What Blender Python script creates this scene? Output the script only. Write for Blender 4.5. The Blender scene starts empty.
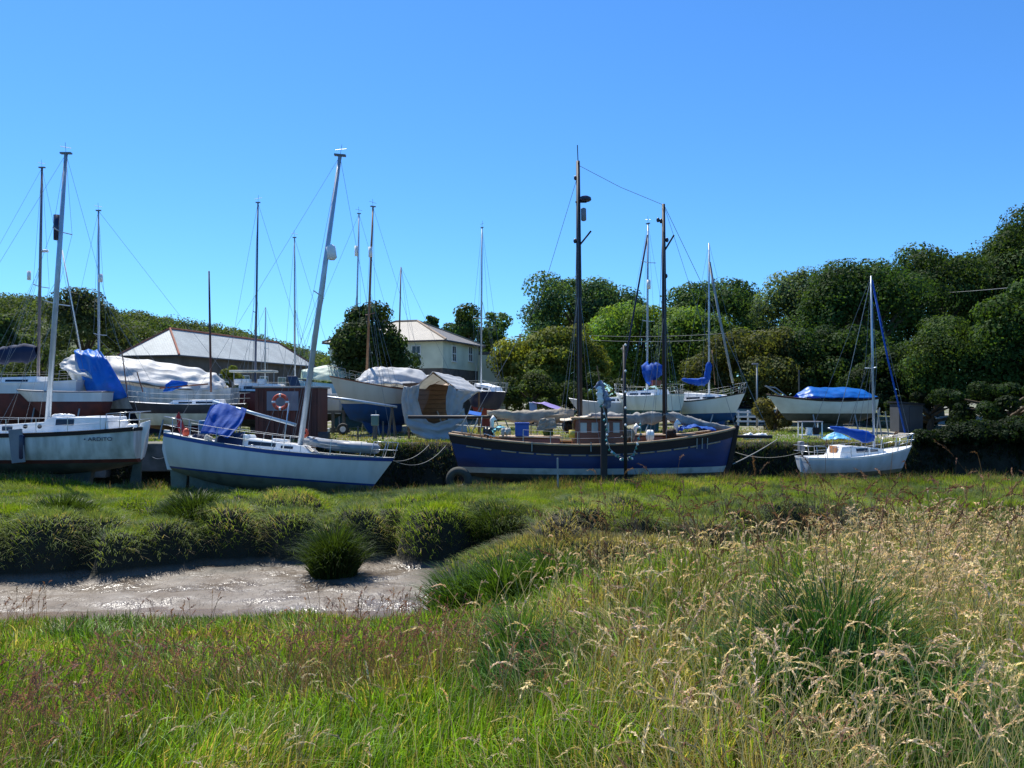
import bpy, math, random
import numpy as np
from mathutils import Vector, Matrix, Euler
random.seed(7)
RNG = np.random.default_rng(7)
F, HZ, H = 853.0, 400.0, 3.2
COL = bpy.context.scene.collection
R = math.radians

def P(px, py, Y):
    return Vector(((px - 512) / F * Y, Y, H - (py - HZ) / F * Y))

# ------------------------------------------------------------------ noise
def _hash(i, j, s):
    v = np.sin(i * 127.1 + j * 311.7 + s * 74.7) * 43758.5453
    return v - np.floor(v)
def vn(x, y, s=0):
    x = np.asarray(x, float); y = np.asarray(y, float)
    i, j = np.floor(x), np.floor(y)
    u, v = x - i, y - j
    u = u * u * (3 - 2 * u); v = v * v * (3 - 2 * v)
    a, b, c, d = _hash(i, j, s), _hash(i + 1, j, s), _hash(i, j + 1, s), _hash(i + 1, j + 1, s)
    return (a + (b - a) * u) * (1 - v) + (c + (d - c) * u) * v
def fbm(x, y, s=0, o=3):
    t, a, n = 0, 1, 0
    for k in range(o):
        t = t + a * vn(x * 2 ** k, y * 2 ** k, s + k * 5); n += a; a *= .5
    return t / n
def ss(a, b, t):
    u = np.clip((np.asarray(t, float) - a) / (b - a), 0, 1)
    return u * u * (3 - 2 * u)

# ------------------------------------------------------------------ terrain height
_mr = np.random.default_rng(21)
MOUNDS = [(-17 + 1.55 * k + _mr.uniform(-.5, .5), _mr.uniform(-.35, .9), _mr.uniform(.55, 1.15), _mr.uniform(.0, .42)) for k in range(17)]
def bank_y(x): return np.interp(x, [-16, -11, -6, -2.2, .5, 4, 20], [21.9, 22.4, 23.6, 23.9, 22.8, 22.6, 22.4]) + 1.5 * ss(.62, .78, vn(x * .62 + 3, x * 0, 14)) - 1.0 * ss(.6, .8, vn(x * .8 + 9, x * 0, 15)) + 1.4 * (fbm(x * .35, x * 0 + 3.3, 4) - .5) + 1.5 * (vn(x * .8, x * 0, 9) - .5)
def zt(x, y):
    x = np.asarray(x, float); y = np.asarray(y, float)
    yy = y + 1.0 * (vn(x * .5, y * 0 + 1, 2) - .5)
    left = np.interp(yy, [-30, 0, 4, 9, 13.5, 16, 17.3], [1.7, 1.6, 1.0, .22, -.52, -1.05, -1.45])
    right = np.interp(yy, [-30, 0, 4, 9, 12.5, 15.5, 17.5], [1.8, 1.6, 1.2, .95, .65, -.5, -1.45])
    w = ss(-3.0, 3.7, x)
    near = left + (right - left) * w + .16 * (fbm(x * .8, y * .8, 11) - .5)
    mud = -1.42 + .13 * (fbm(x * .7, y * .9, 21) - .5) + .13 * (fbm(x * 2.6, y * 3, 25) - .5) + .14 * ss(18.4, 19.6, y) + .08 * ss(20.5, 22.5, y)
    yb = bank_y(x)
    top = -.06 - .3 * np.exp(-((x + 8) / 5) ** 2) * ss(25, 31, y) + .24 * ss(1, 6, x) * ss(27, 32, y) + .24 * ss(-14, -18, x) * ss(27, 32, y)
    top = top + .25 * (fbm(x * .6, y * .8, 31) - .5) + 1.25 * (fbm(x * .62, y * .75, 37, 2) - .45) * np.exp(-((y - yb - 1.1) / 2.2) ** 2)
    z = np.maximum(near, mud)
    rise = ss(yb - .75, yb + .25, y)
    top = top + .16 * (np.abs(vn(x * 1.7, y * 1.5, 44) - .5) * 2 - .35) * np.exp(-((y - yb - 1.0) / 2.4) ** 2) + .10 * (vn(x * 2.2, y * 2.0, 45) - .5)
    z = z * (1 - rise) + top * rise
    for mx, dy, mr, mh in MOUNDS:
        my = float(bank_y(mx)) + dy
        q = np.hypot((x - mx) / mr, (y - my) / (mr * .8)) + .25 * (vn(x * 2.1, y * 2.1, 46) - .5)
        z = np.maximum(z, -1.46 + (1.42 + mh) * np.exp(-q ** 5))
    fall = ss(32.0, 33.0, y + .8 * (vn(x * .6, x * 0, 5) - .5))
    z = z * (1 - fall) + (-1.5) * fall
    z = z + 1.0 * np.exp(-(np.abs(x - 1.9) / 3.3) ** 4 - (np.abs(y - 21.1) / 1.0) ** 3) * (z < -.6)
    yard = np.interp(y, [40, 60, 90, 200], [1.15, 1.6, 2.2, 2.4]) + .12 * (fbm(x * .4, y * .4, 41) - .5)
    r2 = ss(39.7, 40.9, y + 1.8 * (fbm(x * .6, y * .3, 51) - .5))
    return z * (1 - r2) + yard * r2
def gz(x, y): return float(zt(x, y))

# ------------------------------------------------------------------ materials
MATS = {}
def newmat(name):
    m = bpy.data.materials.new(name); m.use_nodes = True
    nt = m.node_tree; b = nt.nodes['Principled BSDF']
    return m, nt, b
def noise_node(nt, scale, detail=4, vec=None, stretch=None):
    t = nt.nodes.new('ShaderNodeTexNoise'); t.inputs['Scale'].default_value = scale; t.inputs['Detail'].default_value = detail
    tc = nt.nodes.new('ShaderNodeTexCoord')
    src = tc.outputs['Object']
    if stretch:
        mp = nt.nodes.new('ShaderNodeMapping'); mp.inputs['Scale'].default_value = stretch
        nt.links.new(src, mp.inputs['Vector']); src = mp.outputs['Vector']
    nt.links.new(src, t.inputs['Vector'])
    return t
def ramp(nt, src, a, b, ca=(0, 0, 0, 1), cb=(1, 1, 1, 1)):
    r = nt.nodes.new('ShaderNodeValToRGB'); r.color_ramp.elements[0].position = a; r.color_ramp.elements[1].position = b
    r.color_ramp.elements[0].color = ca; r.color_ramp.elements[1].color = cb
    nt.links.new(src, r.inputs['Fac']); return r
def mixc(nt, fac, a, b):
    m = nt.nodes.new('ShaderNodeMix'); m.data_type = 'RGBA'
    if hasattr(fac, 'links') or not isinstance(fac, (int, float)): nt.links.new(fac, m.inputs['Factor'])
    else: m.inputs['Factor'].default_value = fac
    for v, k in ((a, 6), (b, 7)):
        if isinstance(v, (tuple, list)): m.inputs[k].default_value = (*v[:3], 1)
        else: nt.links.new(v, m.inputs[k])
    return m.outputs[2]
def M(name, col, rough=.5, dirt=None, damt=.5, dscale=2.0, stretch=None, metal=0, bump=0, bscale=20, lo=.4, hi=.7):
    if name in MATS: return MATS[name]
    m, nt, b = newmat(name)
    b.inputs['Roughness'].default_value = rough; b.inputs['Metallic'].default_value = metal
    if dirt is None: dirt = tuple(c * .55 for c in col)
    t = noise_node(nt, dscale, 6, stretch=stretch)
    r = ramp(nt, t.outputs['Fac'], lo, hi, (0, 0, 0, 1), (damt, damt, damt, 1))
    nt.links.new(mixc(nt, r.outputs['Color'], col, dirt), b.inputs['Base Color'])
    if bump:
        t2 = noise_node(nt, bscale, 5)
        bp = nt.nodes.new('ShaderNodeBump'); bp.inputs['Strength'].default_value = bump; bp.inputs['Distance'].default_value = .03
        nt.links.new(t2.outputs['Fac'], bp.inputs['Height']); nt.links.new(bp.outputs['Normal'], b.inputs['Normal'])
    MATS[name] = m; return m
def leafmat(name, trans=.4, rough=.5, tcol=(1.25, 1.25, .55), spec=.3):
    m, nt, b = newmat(name)
    a = nt.nodes.new('ShaderNodeAttribute'); a.attribute_name = 'Col'
    nt.links.new(a.outputs['Color'], b.inputs['Base Color']); b.inputs['Roughness'].default_value = rough
    b.inputs['Specular IOR Level'].default_value = spec
    tr = nt.nodes.new('ShaderNodeBsdfTranslucent')
    mm = nt.nodes.new('ShaderNodeMix'); mm.data_type = 'RGBA'; mm.blend_type = 'MULTIPLY'; mm.inputs['Factor'].default_value = 1
    nt.links.new(a.outputs['Color'], mm.inputs[6]); mm.inputs[7].default_value = (*tcol, 1)
    nt.links.new(mm.outputs[2], tr.inputs['Color'])
    mx = nt.nodes.new('ShaderNodeMixShader'); mx.inputs['Fac'].default_value = trans
    nt.links.new(b.outputs[0], mx.inputs[1]); nt.links.new(tr.outputs[0], mx.inputs[2])
    nt.links.new(mx.outputs[0], nt.nodes['Material Output'].inputs['Surface'])
    return m
def mulp(m, f): return m

streak = (1.2, 1.2, .25)
white = M('white_gelcoat', (.66, .67, .66), .35, (.40, .40, .35), .4, 2.0, streak)
whitew = M('weathered_white_paint', (.66, .68, .68), .45, (.26, .27, .24), .8, 1.9, (1.6, 1.6, .3), lo=.35)
clean = M('clean_white', (.82, .82, .8), .35, (.6, .6, .56), .4, 5)
cream = M('cream_paint', (.66, .6, .45), .45, (.38, .34, .22), .6, 2.0, streak)
navy = M('navy_paint', (.012, .018, .06), .3, (.05, .05, .07), .5, 3, streak)
black = M('black_paint', (.015, .016, .022), .35, (.05, .05, .06), .4, 3, streak)
royal = M('royal_blue_paint', (.003, .034, .15), .45, (.002, .018, .07), .7, 1.6, (.5, 1, 1.6))
bluestripe = M('blue_stripe', (.004, .05, .25), .4)
bluebottom = M('blue_antifoul', (.006, .07, .22), .7, (.02, .05, .12), .7, 2.5)
redbottom = M('red_brown_antifoul', (.13, .03, .022), .8, (.05, .02, .02), .7, 2.5)
darkbottom = M('slimy_antifoul', (.05, .055, .04), .8, (.12, .12, .09), .6, 2.0, bump=.3)
greybottom = M('grey_weed_bottom', (.15, .17, .13), .8, (.05, .055, .035), .8, 1.7, bump=.3)
teal = M('teal_antifoul', (.03, .11, .13), .7, (.02, .05, .05), .7, 2.5)
darkred = M('dark_red_paint', (.09, .013, .018), .5, (.04, .012, .012), .6, 2.0, streak)
brownwood = M('dark_stained_wood', (.018, .009, .007), .8, (.04, .02, .014), .5, 3, (.5, 2, 5))
mahog = M('varnished_mahogany', (.18, .05, .02), .35, (.08, .025, .012), .6, 3, (.6, 3, 6))
teak = M('weathered_teak', (.44, .31, .19), .7, (.17, .12, .08), .6, 4, (.4, 6, 1))
plankw = M('bare_plank', (.17, .085, .045), .65, (.08, .04, .025), .6, 3, (.5, 4, 6))
alum = M('mast_aluminium', (.42, .50, .58), .35, (.28, .33, .38), .5, 3, metal=.35)
sparwood = M('varnished_spar', (.26, .13, .06), .45, (.12, .06, .035), .6, 4, (4, 4, .5))
darkspar = M('dark_spar', (.010, .009, .012), .6, (.025, .018, .018), .5, 4, (4, 4, .5))
steel = M('stainless', (.5, .52, .53), .3, metal=.7)
galv = M('galvanised', (.3, .32, .32), .55, metal=.3)
wire = M('rigging_wire', (.16, .18, .2), .4)
rope = M('mooring_rope', (.5, .5, .46), .9, bump=.3, bscale=60)
def translucent(m, f, c):
    nt = m.node_tree; b = nt.nodes['Principled BSDF']; t = nt.nodes.new('ShaderNodeBsdfTranslucent'); t.inputs['Color'].default_value = (*c, 1)
    x = nt.nodes.new('ShaderNodeMixShader'); x.inputs['Fac'].default_value = f; nt.links.new(b.outputs[0], x.inputs[1]); nt.links.new(t.outputs[0], x.inputs[2]); nt.links.new(x.outputs[0], nt.nodes['Material Output'].inputs['Surface'])
glass = M('cabin_glass', (.02, .028, .04), .08)
bluecloth = M('blue_canvas', (.003, .10, .45), .75, (.003, .05, .24), .6, 3, bump=.4, bscale=8)
tarpblue = M('blue_tarpaulin', (.006, .17, .58), .42, (.004, .10, .36), .7, 2.2, bump=.5, bscale=5)
navycloth = M('navy_canvas', (.006, .018, .06), .85, bump=.3, bscale=9)
tarpwhite = M('white_tarpaulin', (.68, .69, .69), .55, (.42, .42, .4), .6, 1.8, bump=.5, bscale=4)
tarpmint = M('pale_green_sheet', (.55, .68, .58), .55, (.35, .42, .36), .6, 2, bump=.4, bscale=5)
tarpgrey = M('grey_tarpaulin', (.52, .52, .5), .6, (.34, .33, .31), .6, 1.5, bump=.4, bscale=4)
canvas = M('tan_canvas', (.42, .37, .29), .85, (.2, .18, .15), .8, 3.5, bump=.6, bscale=9)
canvasgrey = M('grey_sailcloth', (.28, .28, .27), .85, (.12, .12, .12), .8, 3.5, bump=.6, bscale=9)
translucent(tarpwhite, .35, (.75, .73, .68)); translucent(tarpgrey, .3, (.45, .44, .42)); translucent(tarpblue, .3, (.01, .2, .9)); translucent(bluecloth, .25, (.01, .1, .7)); translucent(tarpmint, .3, (.6, .75, .62)); translucent(canvas, .2, (.5, .42, .3))
rubber = M('grey_inflatable_rubber', (.25, .27, .29), .5, (.15, .16, .17), .6, 4)
tyre = M('old_tyre_rubber', (.035, .035, .032), .85, (.08, .08, .06), .7, 3)
orange = M('lifebuoy_orange', (.62, .08, .03), .5)
redcl = M('red_cloth', (.25, .02, .03), .8)
panelgrey = M('grey_panel', (.22, .22, .24), .6)
rust = M('rust_red_steel', (.15, .042, .025), .7, (.05, .02, .015), .7, 2, (2, 2, .4), bump=.2)
concrete = M('quay_concrete', (.15, .145, .125), .9, (.05, .055, .035), .8, 1.6, bump=.5, bscale=10)
turq = M('turquoise_sheet', (.16, .50, .58), .6, (.1, .32, .4), .5, 4, bump=.4, bscale=8)
purple = M('purple_tarpaulin', (.26, .2, .44), .6, (.16, .12, .3), .5, 3, bump=.3, bscale=6)
bluebox = M('blue_plastic', (.01, .07, .36), .4)
solar = M('solar_glass', (.05, .12, .42), .15)
wallcream = M('cream_render', (.72, .73, .55), .85, (.45, .46, .33), .6, .8)
stone = M('dark_rubble_stone', (.12, .10, .085), .9, (.05, .045, .04), .8, 2.5, bump=.6, bscale=6)
frame_w = M('white_joinery', (.75, .75, .72), .5)
green_p = M('dull_green_paint', (.16, .24, .18), .6)
bark = M('bark', (.10, .075, .05), .9, (.04, .03, .02), .8, 5, (2, 2, .5), bump=.7, bscale=12)
postw = M('weathered_post', (.13, .12, .10), .9, (.05, .045, .035), .8, 5, (2, 2, .4), bump=.5)
def slate(name, a, b, c, sc=3.0):
    m, nt, bs = newmat(name)
    tc = nt.nodes.new('ShaderNodeTexCoord'); br = nt.nodes.new('ShaderNodeTexBrick')
    br.inputs['Scale'].default_value = sc; br.inputs['Color1'].default_value = (*a, 1); br.inputs['Color2'].default_value = (*b, 1)
    br.inputs['Mortar'].default_value = (*c, 1); br.inputs['Mortar Size'].default_value = .02
    br.inputs['Brick Width'].default_value = .6; br.inputs['Row Height'].default_value = .35
    nt.links.new(tc.outputs['UV'], br.inputs['Vector'])
    t = noise_node(nt, .7, 6)
    nt.links.new(mixc(nt, ramp(nt, t.outputs['Fac'], .4, .7, (0, 0, 0, 1), (.6, .6, .6, 1)).outputs[0], br.outputs['Color'], tuple(v * .6 for v in a)), bs.inputs['Base Color'])
    bs.inputs['Roughness'].default_value = .55
    bp = nt.nodes.new('ShaderNodeBump'); bp.inputs['Strength'].default_value = .6; bp.inputs['Distance'].default_value = .03
    nt.links.new(br.outputs['Fac'], bp.inputs['Height']); bp.invert = True; nt.links.new(bp.outputs['Normal'], bs.inputs['Normal'])
    return m
slate_pale = slate('pale_slate', (.54, .57, .53), (.45, .48, .45), (.26, .28, .28))
slate_warm = slate('lichened_slate', (.25, .225, .185), (.17, .16, .14), (.09, .085, .08), 3.2)
tile_red = M('red_ridge_tile', (.34, .11, .06), .8, (.2, .08, .05), .6, 4)
LEAF = leafmat('leaf', .42, .65, (1.5, 1.5, .5), .12); GRASS = leafmat('grass_blade', .34, .5, (1.5, 1.5, .45), .2); DRY = leafmat('dry_seed_head', .3, .7, (1.2, 1.1, .8), .1)

# ------------------------------------------------------------------ mesh helpers
def tagp(o, label=None, cat=None, group=None, kind=None):
    if label: o['label'] = label
    if cat: o['category'] = cat
    if group: o['group'] = group
    if kind: o['kind'] = kind
    return o
def empty(name, loc, label, cat, rot=(0, 0, 0), group=None):
    o = bpy.data.objects.new(name, None); COL.objects.link(o); o.location = loc; o.rotation_euler = rot
    o.empty_display_size = .3
    return tagp(o, label, cat, group)

class MB:
    def __init__(s): s.v = []; s.f = []; s.m = []; s.uv = {}
    def add(s, vs, fs, mi=0):
        b = len(s.v); s.v += [tuple(v) for v in vs]
        for f in fs: s.f.append([b + i for i in f]); s.m.append(mi)
        return s
    def box(s, c, d, rot=None, mi=0, taper=1.0):
        c = Vector(c); hx, hy, hz = [q / 2 for q in d]
        vs = []
        for z in (-1, 1):
            k = taper if z > 0 else 1
            for x, y in ((-1, -1), (1, -1), (1, 1), (-1, 1)):
                v = Vector((x * hx * k, y * hy * k, z * hz))
                if rot: v = rot @ v
                vs.append(c + v)
        return s.add(vs, [(0, 3, 2, 1), (4, 5, 6, 7), (0, 1, 5, 4), (1, 2, 6, 5), (2, 3, 7, 6), (3, 0, 4, 7)], mi)
    def tube(s, pts, r, seg=7, mi=0, cap=True, flat=None):
        pts = [Vector(p) for p in pts]; n = len(pts)
        rr = r if isinstance(r, (list, tuple)) else [r] * n
        rings = []
        ref = None
        for i, p in enumerate(pts):
            d = (pts[min(i + 1, n - 1)] - pts[max(i - 1, 0)]).normalized()
            if ref is None:
                ref = Vector((0, 0, 1)) if abs(d.z) < .9 else Vector((1, 0, 0))
            u = d.cross(ref).normalized(); w = u.cross(d).normalized(); ref = w
            ring = []
            for k in range(seg):
                a = 2 * math.pi * k / seg
                q = u * math.cos(a) * rr[i] + w * math.sin(a) * rr[i]
                ring.append(p + q)
            rings.append(ring)
        vs = [v for r_ in rings for v in r_]
        fs = [(i * seg + k, i * seg + (k + 1) % seg, (i + 1) * seg + (k + 1) % seg, (i + 1) * seg + k) for i in range(n - 1) for k in range(seg)]
        if cap: fs += [tuple(reversed(range(seg))), tuple((n - 1) * seg + k for k in range(seg))]
        return s.add(vs, fs, mi)
    def grid(s, rows, mi=0):
        nr, nc = len(rows), len(rows[0])
        return s.add([p for r_ in rows for p in r_], [(i * nc + j, i * nc + j + 1, (i + 1) * nc + j + 1, (i + 1) * nc + j) for i in range(nr - 1) for j in range(nc - 1)], mi)
    def ball(s, c, r, seg=10, rings=6, mi=0):
        c = Vector(c); rr = r if isinstance(r, (tuple, list)) else (r, r, r)
        rows = []
        for i in range(rings + 1):
            t = math.pi * i / rings
            rows.append([c + Vector((rr[0] * math.sin(t) * math.cos(2 * math.pi * k / seg), rr[1] * math.sin(t) * math.sin(2 * math.pi * k / seg), rr[2] * math.cos(t))) for k in range(seg + 1)])
        return s.grid(rows, mi)
    def torus(s, c, ax, R0, r0, seg=20, sg=8, mi=0, squash=1):
        c = Vector(c); ax = Vector(ax).normalized(); u = ax.orthogonal().normalized(); w = ax.cross(u)
        rows = []
        for i in range(seg + 1):
            a = 2 * math.pi * i / seg; d = u * math.cos(a) + w * math.sin(a)
            rows.append([c + d * (R0 + r0 * math.cos(2 * math.pi * k / sg)) + ax * r0 * squash * math.sin(2 * math.pi * k / sg) for k in range(sg + 1)])
        return s.grid(rows, mi)
    def build(s, name, mats, parent=None, smooth=False, bevel=0, solid=0, uvs=None):
        me = bpy.data.meshes.new(name); me.from_pydata(s.v, [], s.f)
        if not isinstance(mats, (list, tuple)): mats = [mats]
        for m in mats: me.materials.append(m)
        for p, mi in zip(me.polygons, s.m): p.material_index = mi; p.use_smooth = smooth
        if uvs:
            ul = me.uv_layers.new(name='UVMap')
            for p in me.polygons:
                for li in p.loop_indices: ul.data[li].uv = uvs[me.loops[li].vertex_index]
        me.update()
        o = bpy.data.objects.new(name, me); COL.objects.link(o)
        if parent: o.parent = parent
        if bevel:
            b = o.modifiers.new('bevel', 'BEVEL'); b.width = bevel; b.segments = 2; b.limit_method = 'ANGLE'
        if solid:
            b = o.modifiers.new('solid', 'SOLIDIFY'); b.thickness = solid
        return o

def npmesh(name, verts, nper, k, mats, col=None, matidx=None, smooth=False):
    """verts (N,3); faces quads array nper (M,k)"""
    me = bpy.data.meshes.new(name)
    verts = np.ascontiguousarray(verts, dtype=np.float32); faces = np.ascontiguousarray(nper, dtype=np.int32)
    me.vertices.add(len(verts)); me.vertices.foreach_set('co', verts.ravel())
    me.loops.add(faces.size); me.loops.foreach_set('vertex_index', faces.ravel())
    me.polygons.add(len(faces)); me.polygons.foreach_set('loop_start', np.arange(0, faces.size, k, dtype=np.int32))
    try: me.polygons.foreach_set('loop_total', np.full(len(faces), k, dtype=np.int32))
    except Exception: pass
    if smooth: me.polygons.foreach_set('use_smooth', np.ones(len(faces), dtype=bool))
    me.update(calc_edges=True)
    if col is not None:
        a = me.color_attributes.new(name='Col', type='FLOAT_COLOR', domain='POINT')
        c = np.ones((len(verts), 4), dtype=np.float32); c[:, :3] = col
        a.data.foreach_set('color', c.ravel())
    for m in (mats if isinstance(mats, (list, tuple)) else [mats]): me.materials.append(m)
    o = bpy.data.objects.new(name, me); COL.objects.link(o)
    return o

# ------------------------------------------------------------------ ground sheet
def build_ground():
    ys = np.concatenate([np.array([-60, -30, -15]), np.arange(-8, 16, .22), np.arange(16, 26, .1), np.arange(26, 44, .2), 44 * 1.06 ** np.arange(0, 66)])
    xr = np.concatenate([np.arange(0, 16, .14), np.arange(16, 30, .22), 30 * 1.09 ** np.arange(0, 48)])
    xs = np.concatenate([-xr[:0:-1], xr])
    X, Y = np.meshgrid(xs, ys)
    Z = zt(X, Y)
    v = np.stack([X, Y, Z], -1).reshape(-1, 3)
    nx, ny = len(xs), len(ys)
    i, j = np.meshgrid(np.arange(ny - 1), np.arange(nx - 1), indexing='ij')
    a = (i * nx + j).ravel()
    f = np.stack([a, a + 1, a + nx + 1, a + nx], -1)
    m, nt, b = newmat('ground')
    geo = nt.nodes.new('ShaderNodeNewGeometry'); sep = nt.nodes.new('ShaderNodeSeparateXYZ'); nt.links.new(geo.outputs['Position'], sep.inputs[0])
    n1 = noise_node(nt, .9, 6); n2 = noise_node(nt, 7, 8); n3 = noise_node(nt, .35, 4)
    soil = mixc(nt, n2.outputs['Fac'], (.012, .012, .008), (.032, .032, .016))
    mud = mixc(nt, ramp(nt, n1.outputs['Fac'], .35, .65).outputs[0], (.10, .075, .052), (.17, .145, .118))
    gravel = mixc(nt, n2.outputs['Fac'], (.16, .15, .13), (.36, .34, .31))
    ygrass = mixc(nt, n2.outputs['Fac'], (.06, .085, .02), (.16, .16, .06))
    yard = mixc(nt, ramp(nt, n3.outputs['Fac'], .46, .56).outputs[0], ygrass, gravel)
    def mapr(src, a_, b_):
        r = nt.nodes.new('ShaderNodeMapRange'); r.inputs['From Min'].default_value = a_; r.inputs['From Max'].default_value = b_
        nt.links.new(src, r.inputs['Value']); return r.outputs['Result']
    addn = nt.nodes.new('ShaderNodeMath'); addn.operation = 'MULTIPLY_ADD'; addn.inputs[1].default_value = .35
    nt.links.new(n1.outputs['Fac'], addn.inputs[0]); nt.links.new(sep.outputs['Z'], addn.inputs[2])
    mudmask = mapr(addn.outputs[0], -.88, -1.05)
    yardmask = mapr(sep.outputs['Y'], 41.0, 42.2)
    inlet_shade = mapr(sep.outputs['Y'], 27, 29); mud = mixc(nt, inlet_shade, mud, (.03, .026, .02))  # inlet mud darkened by colour to stand in for the berth shade
    c = mixc(nt, yardmask, soil, yard); c = mixc(nt, mudmask, c, mud)
    nt.links.new(c, b.inputs['Base Color'])
    rr = nt.nodes.new('ShaderNodeMapRange'); nt.links.new(mudmask, rr.inputs['Value']); rr.inputs['To Min'].default_value = .95; rr.inputs['To Max'].default_value = .26; b.inputs['Specular IOR Level'].default_value = .42
    nR = noise_node(nt, 1.1, 5, stretch=(.6, 1.5, 1)); rq = nt.nodes.new('ShaderNodeMapRange'); nt.links.new(nR.outputs['Fac'], rq.inputs['Value']); rq.inputs['From Min'].default_value = .42; rq.inputs['From Max'].default_value = .6; rq.inputs['To Min'].default_value = .72; rq.inputs['To Max'].default_value = .3
    nt.links.new(rq.outputs['Result'], rr.inputs['To Max'])
    nt.links.new(rr.outputs['Result'], b.inputs['Roughness'])
    n4 = noise_node(nt, 2.7, 4, stretch=(1, .8, 1)); n4.inputs['Roughness'].default_value = .62
    bp = nt.nodes.new('ShaderNodeBump'); bp.inputs['Strength'].default_value = 1; bp.inputs['Distance'].default_value = .15
    nt.links.new(n4.outputs['Fac'], bp.inputs['Height']); nt.links.new(bp.outputs['Normal'], b.inputs['Normal'])
    o = npmesh('ground', v, f, 4, m, smooth=True); o['kind'] = 'structure'
    # creek water, a thin brown film in the lowest mud
    mw, nt, b = newmat('creek_water'); b.inputs['Base Color'].default_value = (.14, .10, .065, 1); b.inputs['Roughness'].default_value = .12
    t = noise_node(nt, 9, 4, stretch=(.5, 1.6, 1)); bp = nt.nodes.new('ShaderNodeBump'); bp.inputs['Strength'].default_value = .5; bp.inputs['Distance'].default_value = .05
    nt.links.new(t.outputs['Fac'], bp.inputs['Height']); nt.links.new(bp.outputs['Normal'], b.inputs['Normal'])
    w = MB(); w.grid([[(x, y, -1.405) for x in np.linspace(-45, 45, 30)] for y in np.linspace(15, 21.2, 8)])
    w.build('creek_water', mw)['kind'] = 'structure'
build_ground()

# ------------------------------------------------------------------ hill with far woodland
def ridge(x):   # height of the hill for a world x at Y=350
    px = 512 + x / 350 * F
    py = np.interp(px, [-400, 0, 60, 120, 180, 240, 300, 340, 420, 520, 620], [285, 289, 296, 305, 315, 326, 343, 352, 365, 388, 400])
    return (400 - py) / F * 350 + 3.2 - 7.5
def hillz(x, y):
    k = ss(190, 350, y)
    return 2.0 + (ridge(x * 350 / np.maximum(y, 250)) - 2.0) * k + (y > 350) * 0
def build_hill():
    xs = np.linspace(-520, 60, 90); ys = np.linspace(180, 560, 50)
    X, Y = np.meshgrid(xs, ys); Z = hillz(X, Y)
    v = np.stack([X, Y, Z], -1).reshape(-1, 3); nx, ny = len(xs), len(ys)
    i, j = np.meshgrid(np.arange(ny - 1), np.arange(nx - 1), indexing='ij'); a = (i * nx + j).ravel()
    m = M('hill_ground', (.05, .075, .03), .9)
    o = npmesh('hill', v, np.stack([a, a + 1, a + nx + 1, a + nx], -1), 4, m, smooth=True); o['kind'] = 'structure'
    # canopy: leafy clumps merged into one far wood
    n = 3600
    cx = RNG.uniform(-430, 30, n); cy = 215 + 165 * RNG.random(n) ** .8
    cr = RNG.uniform(2.2, 4.8, n); cz = hillz(cx, cy) + cr * .5
    per = 85
    idx = np.repeat(np.arange(n), per); N = len(idx)
    d = RNG.normal(size=(N, 3)); d[:, 2] = np.abs(d[:, 2]) * .9 - .15; d /= np.linalg.norm(d, axis=1)[:, None]
    c = np.stack([cx, cy, cz], -1)[idx] + d * (cr[idx] * RNG.uniform(.75, 1.05, N))[:, None] * np.array([1, 1, .9])
    hue = RNG.random(n)[idx]; tone = .65 + .6 * RNG.random(n)[idx] + .25 * (RNG.random(N) - .5)
    col = np.stack([.06 + .04 * hue, .10 + .03 * hue, .04 + 0 * hue], -1) * tone[:, None]
    leafquads('hillside_woodland', c, d, RNG.uniform(.6, 1.1, N), col * .9, None).__setitem__('kind', 'stuff')
def leafquads(name, c, nrm, size, col, parent, aspect=.7, jit=.38):
    N = len(c)
    nn = nrm + RNG.normal(size=(N, 3)) * jit; nn /= np.linalg.norm(nn, axis=1)[:, None]
    t = RNG.normal(size=(N, 3)); u = np.cross(nn, t); u /= np.linalg.norm(u, axis=1)[:, None]; w = np.cross(nn, u)
    s = size[:, None] * .5
    v = np.stack([c - u * s, c + w * s * aspect - nn * s * .25, c + u * s, c - w * s * aspect - nn * s * .25], 1).reshape(-1, 3)
    f = np.arange(4 * N).reshape(-1, 4)
    o = npmesh(name, v, f, 4, LEAF, np.repeat(col, 4, axis=0))
    if parent: o.parent = parent
    return o
build_hill()

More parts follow.
